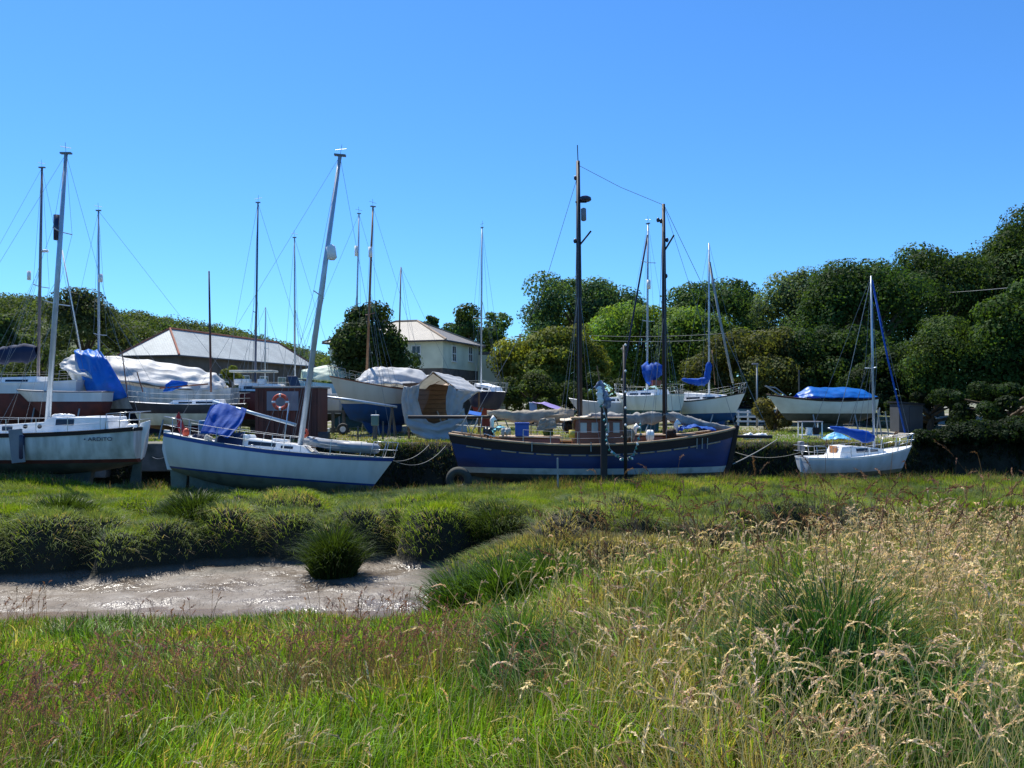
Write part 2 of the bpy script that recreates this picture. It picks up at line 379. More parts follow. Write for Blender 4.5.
# ------------------------------------------------------------------ trees
def tree(name, label, px, top, wpx, Y, n=14000, leaf=.27, col=(.05, .085, .022), low=.25, depth=.8, clumps=75, crad=.22, cat='tree', trunk=True, group=None, shape=1.0, var=.35):
    base = Vector(((px - 512) / F * Y, Y, 0)); base.z = gz(base.x, base.y) - .05
    htop = H + (HZ - top) / F * Y - base.z; rx = wpx / F * Y / 2; ry = rx * depth
    z0 = htop * low; rz = (htop - z0) / 2; cz = z0 + rz
    root = empty(name, base, label, cat, group=group)
    cr = min(rx, rz) * crad * 1.25
    # clumps on ellipsoid
    d = RNG.normal(size=(clumps, 3)); d[:, 2] += .25; d /= np.linalg.norm(d, axis=1)[:, None]
    rad = RNG.uniform(.55, 1.0, clumps) ** .5 * (.72 + .5 * fbm(d[:, 0] * 1.6 + px * .13, d[:, 2] * 1.8 + d[:, 1], 3, 2))
    rc = cr * RNG.uniform(.45, 1.5, clumps)
    e = np.array([rx, ry, rz]) - cr * .55
    cc = d * rad[:, None] * e + np.array([0, 0, cz])
    if shape != 1: cc[:, :2] *= (1 - (1 - shape) * ((cc[:, 2:3] - z0) / (2 * rz)))
    n = int(n * 1.5); leaf *= .85
    idx = RNG.choice(clumps, n, p=rc ** 2 / (rc ** 2).sum())
    dd = RNG.normal(size=(n, 3)); dd[:, 2] += .25; dd /= np.linalg.norm(dd, axis=1)[:, None]
    c = cc[idx] + dd * (rc[idx] * RNG.uniform(.35, 1.08, n) ** .6)[:, None] * np.array([1.1, 1.1, .8])
    tone = (1 + var * (RNG.random(clumps) - .5) * 2)[idx] * RNG.uniform(.7, 1.3, n)
    hue = (RNG.random(clumps)[idx] - .5) * .5 + (RNG.random(n) - .5) * .3
    colr = np.array(col) * (1.5 if 440 < px < 860 else 1.2) * tone[:, None] * np.stack([1 + .5 * hue, 1 + .1 * hue, 1 - .4 * hue], -1)
    leafquads('crown' if trunk else 'foliage', c, dd, leaf * RNG.uniform(.6, 1.3, n), colr, root)
    b = MB(); th = max(.12, rx * .07)
    tip = Vector((.1 * rx, 0, cz + rz * .3))
    b.tube([(0, 0, -.2), (0, 0, z0 * .6 + .1), (.03 * rx, 0, cz * .8), tip], [th * 1.3, th, th * .7, th * .2], 8)
    for k in RNG.choice(clumps, min(12, clumps), replace=False):
        q = Vector(cc[k]); st = Vector((0, 0, max(.2, min(q.z * .55, cz)))); mid = st.lerp(q, .5) + Vector((0, 0, .08 * rz))
        b.tube([st, mid, q], [th * .5, th * .32, th * .1], 5)
    b.build('trunk' if trunk else 'stem', bark, root, True)
    return root
G1 = (.045, .085, .02); G2 = (.07, .12, .022); G3 = (.035, .06, .022); GY = (.12, .13, .02); GO = (.075, .08, .025); GB = (.045, .08, .035)
tg = 'trees behind the boatyard'
tree('broadleaf_tree', 'dense dark green tree standing just left of the cream house, behind the white masts', 371, 304, 84, 54, 17000, .26, (.035, .06, .018), .1, group=tg)
tree('broadleaf_tree', 'spreading flat-topped tree rising behind the roof of the cream house', 476, 304, 68, 78, 7000, .32, (.04, .07, .022), .45, clumps=34, group=tg)
tree('broadleaf_tree', 'small treetop showing above the left end of the cream house roof', 428, 311, 28, 80, 2600, .3, (.05, .08, .025), .3, clumps=16, group=tg)
tree('broadleaf_tree', 'tall round-crowned tree directly behind the tallest dark mast of the schooner', 584, 272, 124, 86, 22000, .36, GB, .2, clumps=90, crad=.2, group=tg)
tree('broadleaf_tree', 'bright green tree between the two dark masts of the schooner', 640, 296, 112, 76, 20000, .3, (.085, .135, .025), .12, group=tg)
tree('broadleaf_tree', 'dark round treetop behind the sloop with the blue hull bottom, farthest back there', 718, 273, 116, 92, 16000, .38, (.04, .072, .022), .2, clumps=80, crad=.2, group=tg)
tree('broadleaf_tree', 'mid green tree behind the blue furled sail of the blue-bottomed sloop', 700, 306, 104, 72, 18000, .3, (.06, .10, .022), .1, group=tg)
tree('broadleaf_tree', 'grey-green tree standing above the covered white boat, lit on its left side', 797, 266, 104, 73, 20000, .3, (.055, .08, .038), .1, clumps=80, group=tg)
tree('broadleaf_tree', 'very dark tree behind the mast of the small sloop in the channel', 868, 255, 156, 66, 26000, .29, (.032, .062, .018), .08, clumps=90, crad=.2, group=tg)
tree('broadleaf_tree', 'tall dark tree whose top stands left of the highest treetop at the right', 938, 238, 150, 72, 26000, .31, (.035, .065, .02), .1, clumps=100, crad=.19, group=tg)
tree('broadleaf_tree', 'tallest tree of all, at the far right edge of the picture', 1030, 206, 140, 72, 26000, .31, (.038, .068, .02), .1, clumps=100, crad=.19, group=tg)
tree('broadleaf_tree', 'dark treetop filling the dip just left of the tallest tree', 990, 238, 110, 78, 16000, .34, (.035, .065, .02), .1, clumps=80, group=tg)
tree('broadleaf_tree', 'dark green treetop between the grey-green tree and the very dark tree', 832, 272, 90, 80, 12000, .34, (.035, .065, .02), .1, clumps=60, group=tg)
tree('broadleaf_tree', 'feathery lighter green tree in front of the dark wood at the right', 952, 312, 100, 52, 15000, .2, (.05, .085, .022), .12, clumps=70, group=tg)
tree('broadleaf_tree', 'big-leaved green tree at the right edge below the overhead cable', 1040, 268, 130, 50, 22000, .26, (.04, .075, .018), .08, clumps=80, group=tg)
tree('broadleaf_tree', 'yellow-green tree right of the cream house, behind the schooner stern', 556, 326, 116, 64, 22000, .27, (.085, .10, .022), .04, clumps=80, group=tg)
tree('broadleaf_tree', 'olive brown tree behind the two white sloops and the lamp post', 745, 326, 122, 60, 21000, .26, (.055, .062, .02), .04, clumps=80, group=tg)
tree('broadleaf_tree', 'low dark tree directly behind the boat under a blue cover', 835, 322, 124, 60, 20000, .27, (.028, .052, .016), .04, clumps=80, group=tg)
tree('broadleaf_tree', 'ragged tree behind the two masts at the far left', 84, 286, 92, 74, 9500, .32, (.045, .06, .024), .1, clumps=36, group=tg)
tree('broadleaf_tree', 'bushy green tree cut by the left edge of the picture', 2, 304, 62, 60, 9000, .27, (.055, .085, .028), .1, clumps=40, group=tg)
tree('broadleaf_tree', 'dark tree filling the gap under the feathery tree', 905, 345, 110, 55, 16000, .26, (.022, .042, .013), .02, clumps=60, group=tg)
tree('broadleaf_tree', 'pale green small tree between the cream house and the yellow-green tree', 506, 336, 56, 70, 8000, .27, (.06, .09, .04), .05, clumps=40, group=tg)
sg = 'shrubs round the yard'
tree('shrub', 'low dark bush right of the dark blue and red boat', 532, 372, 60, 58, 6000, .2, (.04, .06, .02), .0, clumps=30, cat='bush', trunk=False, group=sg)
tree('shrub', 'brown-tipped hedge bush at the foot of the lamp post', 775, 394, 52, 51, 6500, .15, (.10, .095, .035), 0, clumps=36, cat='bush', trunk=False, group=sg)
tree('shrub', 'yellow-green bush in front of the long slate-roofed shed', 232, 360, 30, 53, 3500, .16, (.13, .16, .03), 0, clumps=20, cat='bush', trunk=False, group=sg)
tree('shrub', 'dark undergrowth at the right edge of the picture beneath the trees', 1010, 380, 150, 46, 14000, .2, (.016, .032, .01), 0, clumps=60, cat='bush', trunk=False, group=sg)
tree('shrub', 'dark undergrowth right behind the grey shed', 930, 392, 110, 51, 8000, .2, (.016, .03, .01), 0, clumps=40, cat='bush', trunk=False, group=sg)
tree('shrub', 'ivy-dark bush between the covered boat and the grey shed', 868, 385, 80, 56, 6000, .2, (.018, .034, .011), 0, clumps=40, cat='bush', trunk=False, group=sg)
for k_, (px_, top_, w_, Y_, lb_) in enumerate(((936, 430, 50, 40.9, 'shade-coloured bush on the bank edge just right of the small sloop in the channel'), (975, 422, 66, 40.9, 'middle shade-coloured bush on the shaded bank right of the small sloop'), (1022, 418, 74, 41.0, 'shade-coloured bank bush cut by the right edge of the picture'))):
    tree('shrub', lb_, px_, top_, w_, Y_, 9000, .17, (.014, .026, .009), -.1, clumps=110, cat='bush', trunk=False, group=sg, crad=.5)  # added near-black bushes; leaf colour paints the trees' shade on the bank
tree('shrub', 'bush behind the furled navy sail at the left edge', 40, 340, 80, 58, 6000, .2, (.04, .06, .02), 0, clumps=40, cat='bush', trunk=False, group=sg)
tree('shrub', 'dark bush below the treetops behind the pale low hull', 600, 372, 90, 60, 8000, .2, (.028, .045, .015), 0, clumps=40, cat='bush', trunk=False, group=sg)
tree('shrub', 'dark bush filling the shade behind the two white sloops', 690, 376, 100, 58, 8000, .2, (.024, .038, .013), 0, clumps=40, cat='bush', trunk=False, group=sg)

# ------------------------------------------------------------------ grass
def blades(name, x, y, h, w, lean, leandir, col, K=3, mat=GRASS, z=None, facecam=.5, tipw=.08):
    N = len(x)
    z = (zt(x, y) if z is None else z) - .02
    yaw = RNG.uniform(0, math.pi, N) * (1 - facecam) + RNG.normal(0, .3, N) * facecam
    ux, uy = np.cos(yaw), np.sin(yaw)
    t = np.linspace(0, 1, K + 1)
    V = np.zeros((N, K + 1, 2, 3), np.float32)
    for k in range(K + 1):
        tk = t[k]; bend = lean * tk ** 1.8
        cx = x + np.cos(leandir) * h * bend; cy = y + np.sin(leandir) * h * bend
        cz = z + h * tk * (1 - .45 * np.minimum(bend, 1.6) * tk)
        ww = w * (1 - (1 - tipw) * tk ** 1.5) * .5
        V[:, k, 0] = np.stack([cx - ux * ww, cy - uy * ww, cz], -1); V[:, k, 1] = np.stack([cx + ux * ww, cy + uy * ww, cz], -1)
    b = (np.arange(N) * (K + 1) * 2)[:, None]
    f = np.concatenate([b + np.array([2 * k, 2 * k + 1, 2 * k + 3, 2 * k + 2])[None] for k in range(K)], 1).reshape(-1, 4)
    return npmesh(name, V.reshape(-1, 3), f, 4, mat, np.repeat(col, (K + 1) * 2, axis=0))
def grasscol(n, dry, base=(.09, .15, .022)):
    g = np.array(base)[None] * 1.5 * RNG.uniform(.6, 1.35, n)[:, None] * np.stack([1 + .35 * (RNG.random(n) - .3), np.ones(n), 1 + .3 * (RNG.random(n) - .5)], -1)
    s = np.array([.34, .27, .13])[None] * RNG.uniform(.6, 1.2, n)[:, None]
    m = (RNG.random(n) < dry)[:, None]
    return np.where(m, s, g)
# near meadow
def near_meadow():
    n = 165000
    y = RNG.uniform(2.6, 17.0, n); x = RNG.uniform(-1, 1, n) * (.66 * y + .7)
    right = ss(-1.5, 3.0, x + .6 * (fbm(x, y, 61) - .5))
    # lush clump at the right, px 830
    clump = np.exp(-((x - 1.95) / .55) ** 2 - ((y - 5.3) / .8) ** 2)
    clump2 = np.exp(-((x - 2.9) / .8) ** 2 - ((y - 4.0) / .7) ** 2) + np.exp(-((x - .1) / .45) ** 2 - ((y - 7.6) / .8) ** 2)
    h = .22 + .30 * fbm(x * 1.3, y * 1.3, 63) + right * (.24 + .28 * fbm(x * .9, y * .9, 67)) * ss(2.5, 5, y) + clump * .28
    h *= RNG.uniform(.45, 1.15, n) * (1 - .35 * ss(12, 16, y))
    keep = zt(x, y) > -1.22 + .2 * RNG.random(n); x, y, h, right, clump, clump2 = [q[keep] for q in (x, y, h, right, clump, clump2)]
    n = len(x)
    patch = fbm(x * .7, y * .5, 71)
    dry = np.clip(.12 + .22 * right * (1 - clump - clump2) * patch * 1.3 + .35 * (patch > .58), 0, .7) * (1 - np.clip(clump + clump2, 0, 1))
    col = grasscol(n, dry, (.08, .145, .016)) * (RNG.random(n) ** 1.2 * 1.5 + .3)[:, None] * (.6 + .85 * fbm(x * 1.6, y * 1.1, 83))[:, None]
    cl = np.clip(clump + clump2, 0, 1)[:, None]; col = col * (1 - cl) + np.array([.055, .14, .04]) * cl * RNG.uniform(.7, 1.3, n)[:, None]
    pt = (fbm(x * .9, y * .7, 77) - .5)[:, None]; col = col * (1 + .5 * pt * np.array([1.2, .9, 1]))
    w = (.0058 + .0011 * y) * RNG.uniform(.6, 1.5, n) * (1 + 1.0 * clump)
    ld = 2 * math.pi * fbm(x * .5, y * .5, 79, 2) * 1.6 + RNG.normal(0, .9, n)
    blades('meadow_grass', x, y, h, w, RNG.uniform(.1, 1.0, n) ** 1.2, ld, col, 4)['kind'] = 'stuff'
near_meadow()
def seed_heads(name, n, xr, yr, hr, colr, headlen, wfun, seedm=24, droop=1.0, lx=None):
    y = RNG.uniform(yr[0], yr[1], n * 3); x = RNG.uniform(-1, 1, n * 3) * (.66 * y + .5)
    k = wfun(x, y) > RNG.random(n * 3); x, y = x[k][:n], y[k][:n]; n = len(x)
    z = zt(x, y) - .02; h = RNG.uniform(hr[0], hr[1], n) * (.75 + .5 * fbm(x, y, 91)); h *= np.where(RNG.random(n) < .06, 1.25, 1)
    ld = RNG.normal(.2, 1.0, n) + (RNG.random(n) < .35) * math.pi
    lean = RNG.uniform(.05, .5, n); hook = RNG.uniform(.2, 1.25, n) * droop
    L = headlen * RNG.uniform(.7, 1.3, n)
    dx, dy = np.cos(ld), np.sin(ld)
    # stalk points
    K = 4; V = []; pts = []
    for t in np.linspace(0, 1, K + 1):
        b = lean * t ** 2 * h
        pts.append(np.stack([x + dx * b, y + dy * b, z + h * t * (1 - .15 * lean * t)], -1))
    w = (.0009 + .00042 * y)[:, None]
    side = np.stack([np.ones(n), np.zeros(n), np.zeros(n)], -1)
    SV = np.stack([np.stack([p - side * w * .5, p + side * w * .5], 1) for p in pts], 1).reshape(-1, 3)
    b0 = (np.arange(n) * (K + 1) * 2)[:, None]
    SF = np.concatenate([b0 + np.array([2 * k, 2 * k + 1, 2 * k + 3, 2 * k + 2])[None] for k in range(K)], 1).reshape(-1, 4)
    scol = np.array(colr)[None] * np.array([.75, .85, .7]) * RNG.uniform(.6, 1.1, n)[:, None]
    SC = np.repeat(scol, (K + 1) * 2, axis=0)
    # head: curve that starts along the stalk and hooks over
    top = pts[-1]; d0 = pts[-1] - pts[-2]; d0 /= np.linalg.norm(d0, axis=1)[:, None]
    horiz = np.stack([dx, dy, -.35 * np.ones(n)], -1)
    HV = []; HC = []
    hc = np.array(colr)[None] * RNG.uniform(.6, 1.35, n)[:, None] * np.stack([np.ones(n), RNG.uniform(.88, 1.05, n), RNG.uniform(.7, 1.1, n)], -1)
    sw = (.0019 + .00048 * y) * RNG.uniform(.8, 1.3, n)
    for s in range(seedm):
        t = (s + .5) / seedm
        c = top + (d0 * (t - .5 * hook[:, None] * t * t) + horiz * hook[:, None] * t * t * .75) * L[:, None]
        ax = d0 * (1 - hook[:, None] * t) + horiz * hook[:, None] * t * 1.5
        ax = ax + RNG.normal(0, .24, (n, 3)); ax /= np.linalg.norm(ax, axis=1)[:, None]
        sd = np.cross(ax, RNG.normal(size=(n, 3))); sd /= np.linalg.norm(sd, axis=1)[:, None]
        fat = math.sin(math.pi * (.12 + .8 * t)) ** .7
        sl = (L * .17)[:, None] * (.5 + .5 * fat); ww = (sw * fat)[:, None]
        off = sd * ww * .8
        HV.append(np.stack([c + off * .4, c + ax * sl * .5 + sd * ww + off, c + ax * sl + off, c + ax * sl * .5 - sd * ww + off], 1)); HC.append(np.repeat(hc * RNG.uniform(.75, 1.2, n)[:, None], 4, axis=0).reshape(n, 4, 3))
    HV = np.stack(HV, 1).reshape(-1, 3); HC = np.stack(HC, 1).reshape(-1, 3)
    HF = np.arange(len(HV)).reshape(-1, 4) + len(SV)
    return npmesh(name, np.concatenate([SV, HV]), np.concatenate([SF, HF]), 4, DRY, np.concatenate([SC, HC]))
wr = lambda x, y: (.35 + .65 * ss(.25, .42, x / y) + .5 * np.exp(-((x - 1.2) / .9) ** 2 - ((y - 4.2) / .8) ** 2)) * np.clip(ss(-.9, 2.6, x + .8 * (fbm(x, y, 95) - .5)) * np.clip(3.2 * (fbm(x * 1.1, y * 1.0, 97) - .28), .12, 1), 0, 1) * (1 - .8 * np.exp(-((x - 1.95) / .5) ** 2 - ((y - 5.3) / .7) ** 2))
seed_heads('ripe_grass_heads', 6000, 0, (3.2, 14.5), (.55, .98), (.70, .55, .33), .13, wr)['kind'] = 'stuff'
wl = lambda x, y: np.clip((1 - ss(-.5, 2.0, x)) * 3.2 * (fbm(x * .6 + 4, y * .5, 99) - .46), 0, 1)
seed_heads('reddish_grass_heads', 5200, 0, (3.0, 13.0), (.42, .66), (.34, .19, .13), .10, wl, droop=.4)['kind'] = 'stuff'
wl2 = lambda x, y: .25 + 0 * x
seed_heads('pale_grass_heads', 480, 0, (3.0, 8.0), (.45, .62), (.5, .42, .25), .11, wl2)['kind'] = 'stuff'
def tall_stems():
    seed_heads('tall_dark_seed_stems', 330, 0, (5.0, 12.0), (1.1, 1.4), (.17, .10, .06), .2, lambda x, y: ss(.3, 1.5, x) * .8, droop=.7)['kind'] = 'stuff'
tall_stems()
# marsh grass on the far bank
def marsh():
    n = 300000
    y = RNG.uniform(19.6, 33.2, n); x = RNG.uniform(-1, 1, n) * (.66 * y + 1)
    z = zt(x, y); hp = np.exp(-((x - 2.4) / 2.6) ** 2 - ((y - 21.0) / 1.1) ** 2); keep = z > -1.05 + .6 * RNG.random(n) - .3 * hp; x, y, z = x[keep], y[keep], z[keep]; n = len(x)
    e = .12; gx = (zt(x + e, y) - zt(x - e, y)) / (2 * e); gy = (zt(x, y + e) - zt(x, y - e)) / (2 * e)
    slope = np.hypot(gx, gy); kk = ~((slope > .7) & (RNG.random(n) < .25)); x, y, z, gx, gy, slope = [q[kk] for q in (x, y, z, gx, gy, slope)]; n = len(x)
    h = (.14 + .16 * fbm(x * .9, y * .9, 101)) * RNG.uniform(.6, 1.3, n) + .10 * np.clip(slope, 0, 1)
    ld = np.where(slope > .12, np.arctan2(-gy, -gx), 2 * math.pi * vn(x * .4, y * .4, 103)) + RNG.normal(0, .5, n)
    lean = np.clip(.4 + .9 * np.clip(slope, 0, 1.2) + RNG.normal(0, .25, n), .05, 1.8)
    patch = fbm(x * .45, y * .8, 107); pat2 = fbm(x * .9, y * 1.2, 109)
    keepf = np.ones(n)
    base = np.array([.19, .27, .03])[None] * (1 - ss(.45, .6, patch))[:, None] + np.array([.17, .22, .09])[None] * ss(.45, .6, patch)[:, None]
    col = base * RNG.uniform(.65, 1.3, n)[:, None] * (.55 + .85 * pat2)[:, None]
    hump = np.exp(-((x - 2.4) / 2.8) ** 4 - ((y - 20.9) / 1.1) ** 4); dryp = np.clip(.05 + .8 * hump + .35 * (pat2 > .62) + .3 * ss(31, 32.5, y) * ss(-2, 4, x), 0, .9)
    m = (RNG.random(n) < dryp)[:, None]; col = np.where(m, np.array([.36, .30, .17])[None] * RNG.uniform(.6, 1.2, n)[:, None], col)
    blades('marsh_grass', x, y, h, (.012 + .01 * RNG.random(n)), lean, ld, col, 2, z=z)['kind'] = 'stuff'
    # rank edge weeds, taller
    n = 16000
    y = RNG.uniform(30.8, 32.4, n); x = RNG.uniform(-1, 1, n) * 23; k = fbm(x * 1.2, y, 113) > .5; x, y = x[k], y[k]; n = len(x)
    col = np.where((RNG.random(n) < .45)[:, None], np.array([.22, .14, .09])[None], np.array([.09, .14, .03])[None]) * RNG.uniform(.6, 1.3, n)[:, None]
    blades('bank_edge_weeds', x, y, RNG.uniform(.25, .55, n), .016 + 0 * x, RNG.uniform(.1, .7, n), RNG.uniform(0, 6.28, n), col, 2)['kind'] = 'stuff'
marsh()
def yardgrass():
    n = 110000
    y = 39.0 + 14 * RNG.random(n) ** 1.6; x = RNG.uniform(-1, 1, n) * (.64 * y)
    dens = np.where((x < -3) & (y > 42), .35, 1.0); zy = zt(x, y); k = (RNG.random(n) < dens) & (x < 19 + RNG.normal(0, .7, n)) & (zy > .55 - .5 * RNG.random(n) - .5 * ss(8, 10, x) * (1 - ss(15, 17, x))); x, y = x[k], y[k]; n = len(x)
    dry = .15 + .5 * (fbm(x * .5, y * .5, 121) > .55)
    col = grasscol(n, dry, (.09, .15, .022))
    face = 1 - ss(39, 41, y); col = col * 1.0
    blades('yard_grass', x, y, RNG.uniform(.08, .24, n) + .15 * face, .028 + 0 * x, RNG.uniform(.1, .9, n), RNG.uniform(0, 6.28, n), col, 2)['kind'] = 'stuff'
yardgrass()
def shade_tinted_bank_weeds():
    n = 70000; x = RNG.uniform(-27, 27, n); y = RNG.uniform(38.4, 41.0, n); z = zt(x, y); k = (z > -1.3) & (z < 1.0) & (fbm(x * .8, z * 1.5, 141) > .38); x, y, z = x[k], y[k], z[k]; n = len(x)
    col = np.where((RNG.random(n) < .2)[:, None], np.array([.06, .045, .025])[None], np.array([.018, .036, .009])[None]) * RNG.uniform(.5, 1.6, n)[:, None]  # weeds tinted near black to paint the bank face's shade
    blades('shade_tinted_bank_weeds', x, y, RNG.uniform(.15, .5, n), .035 + 0 * x, RNG.uniform(.4, 1.6, n), -math.pi / 2 + RNG.normal(0, .8, n), col, 3, z=z)['kind'] = 'stuff'
shade_tinted_bank_weeds()
def tussock(label, px, py, Y, rad, h, n, col, w=.03, name='grass_tussock', group='coarse grass tussocks'):
    c = P(px, py, Y); z0 = gz(c.x, c.y)
    a = RNG.uniform(0, 6.283, n); r = rad * np.sqrt(RNG.random(n)) * .75
    x, y = r * np.cos(a), r * np.sin(a); z = (h * .55) * (1 - (r / (.75 * rad)) ** 2) - .04
    n = int(n * .5) if w > .02 else n; a, r, x, y, z = a[:n], r[:n], x[:n], y[:n], z[:n]
    cc = np.array(col)[None] * 1.3 * RNG.uniform(.5, 1.4, n)[:, None]
    o = blades(name, x, y, h * RNG.uniform(.25, 1.1, n), w * RNG.uniform(.7, 1.3, n), RNG.uniform(.1, .6, n) + .6 * r / rad, a + RNG.normal(0, .4, n), cc, 4, z=z)
    z0 = min(gz(c.x + q * rad * .7, c.y - rad * .5) for q in (-1, 0, 1)) if name == 'grass_tussock' and w > .02 else z0
    rt = empty(name, (c.x, c.y, z0 - .05), label, 'grass tussock', group=group); o.name = 'blades'; o.parent = rt
    MB().grid([[(rad * .74 * q * math.cos(t), rad * .74 * q * math.sin(t), h * .55 * (1 - q * q) - .1) for t in np.linspace(0, 2 * math.pi, 17)] for q in (1, .8, .6, .35, .01)]).build('root_mound', M('peaty_mound', (.025, .03, .014), .95), rt, True)
    return rt
tussock('rounded dark green tussock standing alone on the mud at the end of the creek', 334, 570, 21.6, .7, 1.15, 3600, (.03, .05, .012))
tussock('big shaggy dark tussock on the bank above the left stretch of mud', 195, 545, 24.2, 1.3, .8, 4800, (.03, .05, .012))
tussock('broad dark tussock overhanging the bank between the mud and the tan hump', 500, 550, 23.6, 1.2, .8, 4200, (.03, .05, .012))
tussock('small tussock at the left end of the far creek bank', 60, 545, 23.1, 1.1, .6, 3000, (.03, .05, .012))
tussock('leafy green tussock right of the lone tussock on the bank edge', 420, 545, 24.4, .9, .6, 2800, (.03, .05, .012))
for k_, (px_, Y_, lb_) in enumerate(((462, 14.0, 'tall green clump hiding the right end of the mud, first from the left'), (505, 13.6, 'tall green clump at the right end of the mud, middle one of three'), (548, 13.8, 'tall green clump right of the creek mud, before the tan hump'))):
    tussock(lb_, px_, 600, Y_, .62, .85 + .06 * k_, 3000, (.05, .095, .016), .022)
tussock('lush broad-bladed dark green grass clump in the right foreground', 835, 660, 5.6, .5, .95, 1500, (.025, .065, .02), .014)
tussock('green grass clump at the near edge of the meadow in the centre', 520, 640, 8.3, .45, .6, 900, (.06, .12, .03), .011)

# ------------------------------------------------------------------ boats
class Boat:
    def __init__(s, name, label, px, py, Y, head=0, pitch=0, heel=0, L=8, B=2.6, sh=(1, .9, 1.2), D=.5, ts=.6, rb=.6, rs=.1, p=.8, n=2.4, m=1.7, cat='sailing boat', group=None, dfun=None, kb=.3):
        s.L, s.B, s.sh, s.D, s.ts, s.rb, s.rs, s.p, s.n, s.m, s.kb, s.Y = L, B, sh, D, ts, rb, rs, p, n, m, kb, Y
        loc = P(px, py, Y)
        s.root = empty(name, loc, label, cat, (R(heel), R(pitch), R(head)), group)
        s.M = Matrix.Translation(loc) @ Euler((R(heel), R(pitch), R(head))).to_matrix().to_4x4(); s.Mi = s.M.inverted()
    def at(s, px, py, off=0): return s.Mi @ P(px, py, s.Y + off)
    def sheer(s, t):
        a, b, c = s.sh; return a * (1 - t) * (1 - 2 * t) + b * 4 * t * (1 - t) + c * t * (2 * t - 1)
    def hb(s, t):
        q = .45
        if t < q: return s.B / 2 * (s.ts + (1 - s.ts) * math.sin(math.pi / 2 * t / q))
        return s.B / 2 * max(0, math.cos(math.pi / 2 * (t - q) / (1 - q))) ** s.p
    def dep(s, t):
        q = .45
        return s.D * (1 - .75 * ((q - t) / q) ** 2) if t < q else s.D * (1 - .45 * ((t - q) / (1 - q)) ** 2)
    def pt(s, t, z, side=1, out=0):
        sh, d = s.sheer(t), s.dep(t); z = max(z, -d)
        u = min(1, max(0, (sh - z) / (sh + d)))
        y = s.hb(t) * max(0, 1 - u ** s.n) ** (1 / s.m)
        xb = s.L / 2 - s.rb * (s.sh[2] - z) - s.kb * max(0, -z) ** 1.4
        xs = -s.L / 2 + s.rs * (s.sh[0] - z)
        return Vector((xs + (xb - xs) * t, side * (y + out), z))
    def zz(s, spec, t): return s.sheer(t) - spec[1] if spec[0] == 's' else max(-s.dep(t), min(spec[1], s.sheer(t))) if spec[0] == 'w' else -s.dep(t)
    def hull(s, bands, ns=28):
        # bands: (name, mat, top, bottom, rows, out)
        for nm, mt, a, b, k, out in bands:
            mb = MB()
            T = [i / ns for i in range(ns + 1)]
            for side in (1, -1):
                rows = []
                for j in range(k + 1):
                    w = j / k
                    row = []
                    for t in T:
                        za, zb = s.zz(a, t), s.zz(b, t)
                        row.append(s.pt(t, za + (zb - za) * w, side, out))
                    rows.append(row if side > 0 else row[::-1])
                mb.grid(rows)
            # transom strip
            rows = []
            for j in range(k + 1):
                w = j / k; za, zb = s.zz(a, 0), s.zz(b, 0); q = s.pt(0, za + (zb - za) * w, 1, out)
                rows.append([Vector((q.x - out, q.y, q.z)), Vector((q.x - .06 - out, 0, q.z)), Vector((q.x - out, -q.y, q.z))])
            mb.grid(rows)
            o = mb.build(nm, mt, s.root, True)
            if nm == 'hull': s.hullo = o
    def deck(s, mt, drop=.04, camber=.06, t0=0, t1=1, ns=20):
        mb = MB(); rows = []
        for i in range(ns + 1):
            t = t0 + (t1 - t0) * i / ns; z = s.sheer(t) - drop
            a = s.pt(t, z, 1); c = s.pt(t, z, -1)
            rows.append([a, Vector((a.x, a.y * .5, z + camber * .8)), Vector((a.x, 0, z + camber)), Vector((a.x, c.y * .5, z + camber * .8)), c])
        mb.grid(rows); return mb.build('deck', mt, s.root, True)
    def rail(s, mt, r=.03, off=0, nm='toe_rail', t0=0, t1=1):
        mb = MB()
        for side in (1, -1):
            mb.tube([s.pt(t0 + (t1 - t0) * i / 24, s.sheer(t0 + (t1 - t0) * i / 24) - max(off, 0), side, .005) + Vector((0, 0, -min(off, 0))) for i in range(25)], r, 6)
        return mb.build(nm, mt, s.root, True)
    def prism(s, nm, mt, prof, w0, w1, parent=None, bevel=.03, yc=0):
        """prof: (x,z) polygon, counter-clockwise; width w0 at the lowest z, w1 at the highest; w0 may be (aft, fore)"""
        zs = [q[1] for q in prof]; lo, hi = min(zs), max(zs); xs = [q[0] for q in prof]; xl, xh = min(xs), max(xs)
        if not isinstance(w0, tuple): w0 = (w0, w0)
        def wd(x, z):
            k = (x - xl) / max(1e-6, xh - xl); b = w0[0] + (w0[1] - w0[0]) * k
            return b * (1 + (w1 - 1) * (z - lo) / max(1e-6, hi - lo)) / 2
        n = len(prof)
        mb = MB(); vs = [(x, yc + wd(x, z), z) for x, z in prof] + [(x, yc - wd(x, z), z) for x, z in prof]
        fs = [tuple(range(n)), tuple(reversed(range(n, 2 * n)))] + [((i + 1) % n, i, i + n, (i + 1) % n + n) for i in range(n)]
        mb.add(vs, fs); o = mb.build(nm, mt, parent or s.root, False, bevel)
        o['_w'] = 0; del o['_w']
        s.wd = wd
        return o
    def window(s, parent, x0, x1, z0, z1, wd, mt=glass, nm='window', lean=0, side=(1, -1)):
        for sd in side:
            mb = MB()
            q = [(x0, z0), (x1, z0), (x1 + lean, z1), (x0 + lean, z1)]
            vs = [(x, sd * (wd(x, z) + .012), z) for x, z in q] + [(x, sd * (wd(x, z) - .01), z) for x, z in q]
            mb.add(vs, [(0, 1, 2, 3), (7, 6, 5, 4), (0, 4, 5, 1), (1, 5, 6, 2), (2, 6, 7, 3), (3, 7, 4, 0)])
            mb.build(nm, mt, parent, False, .008)
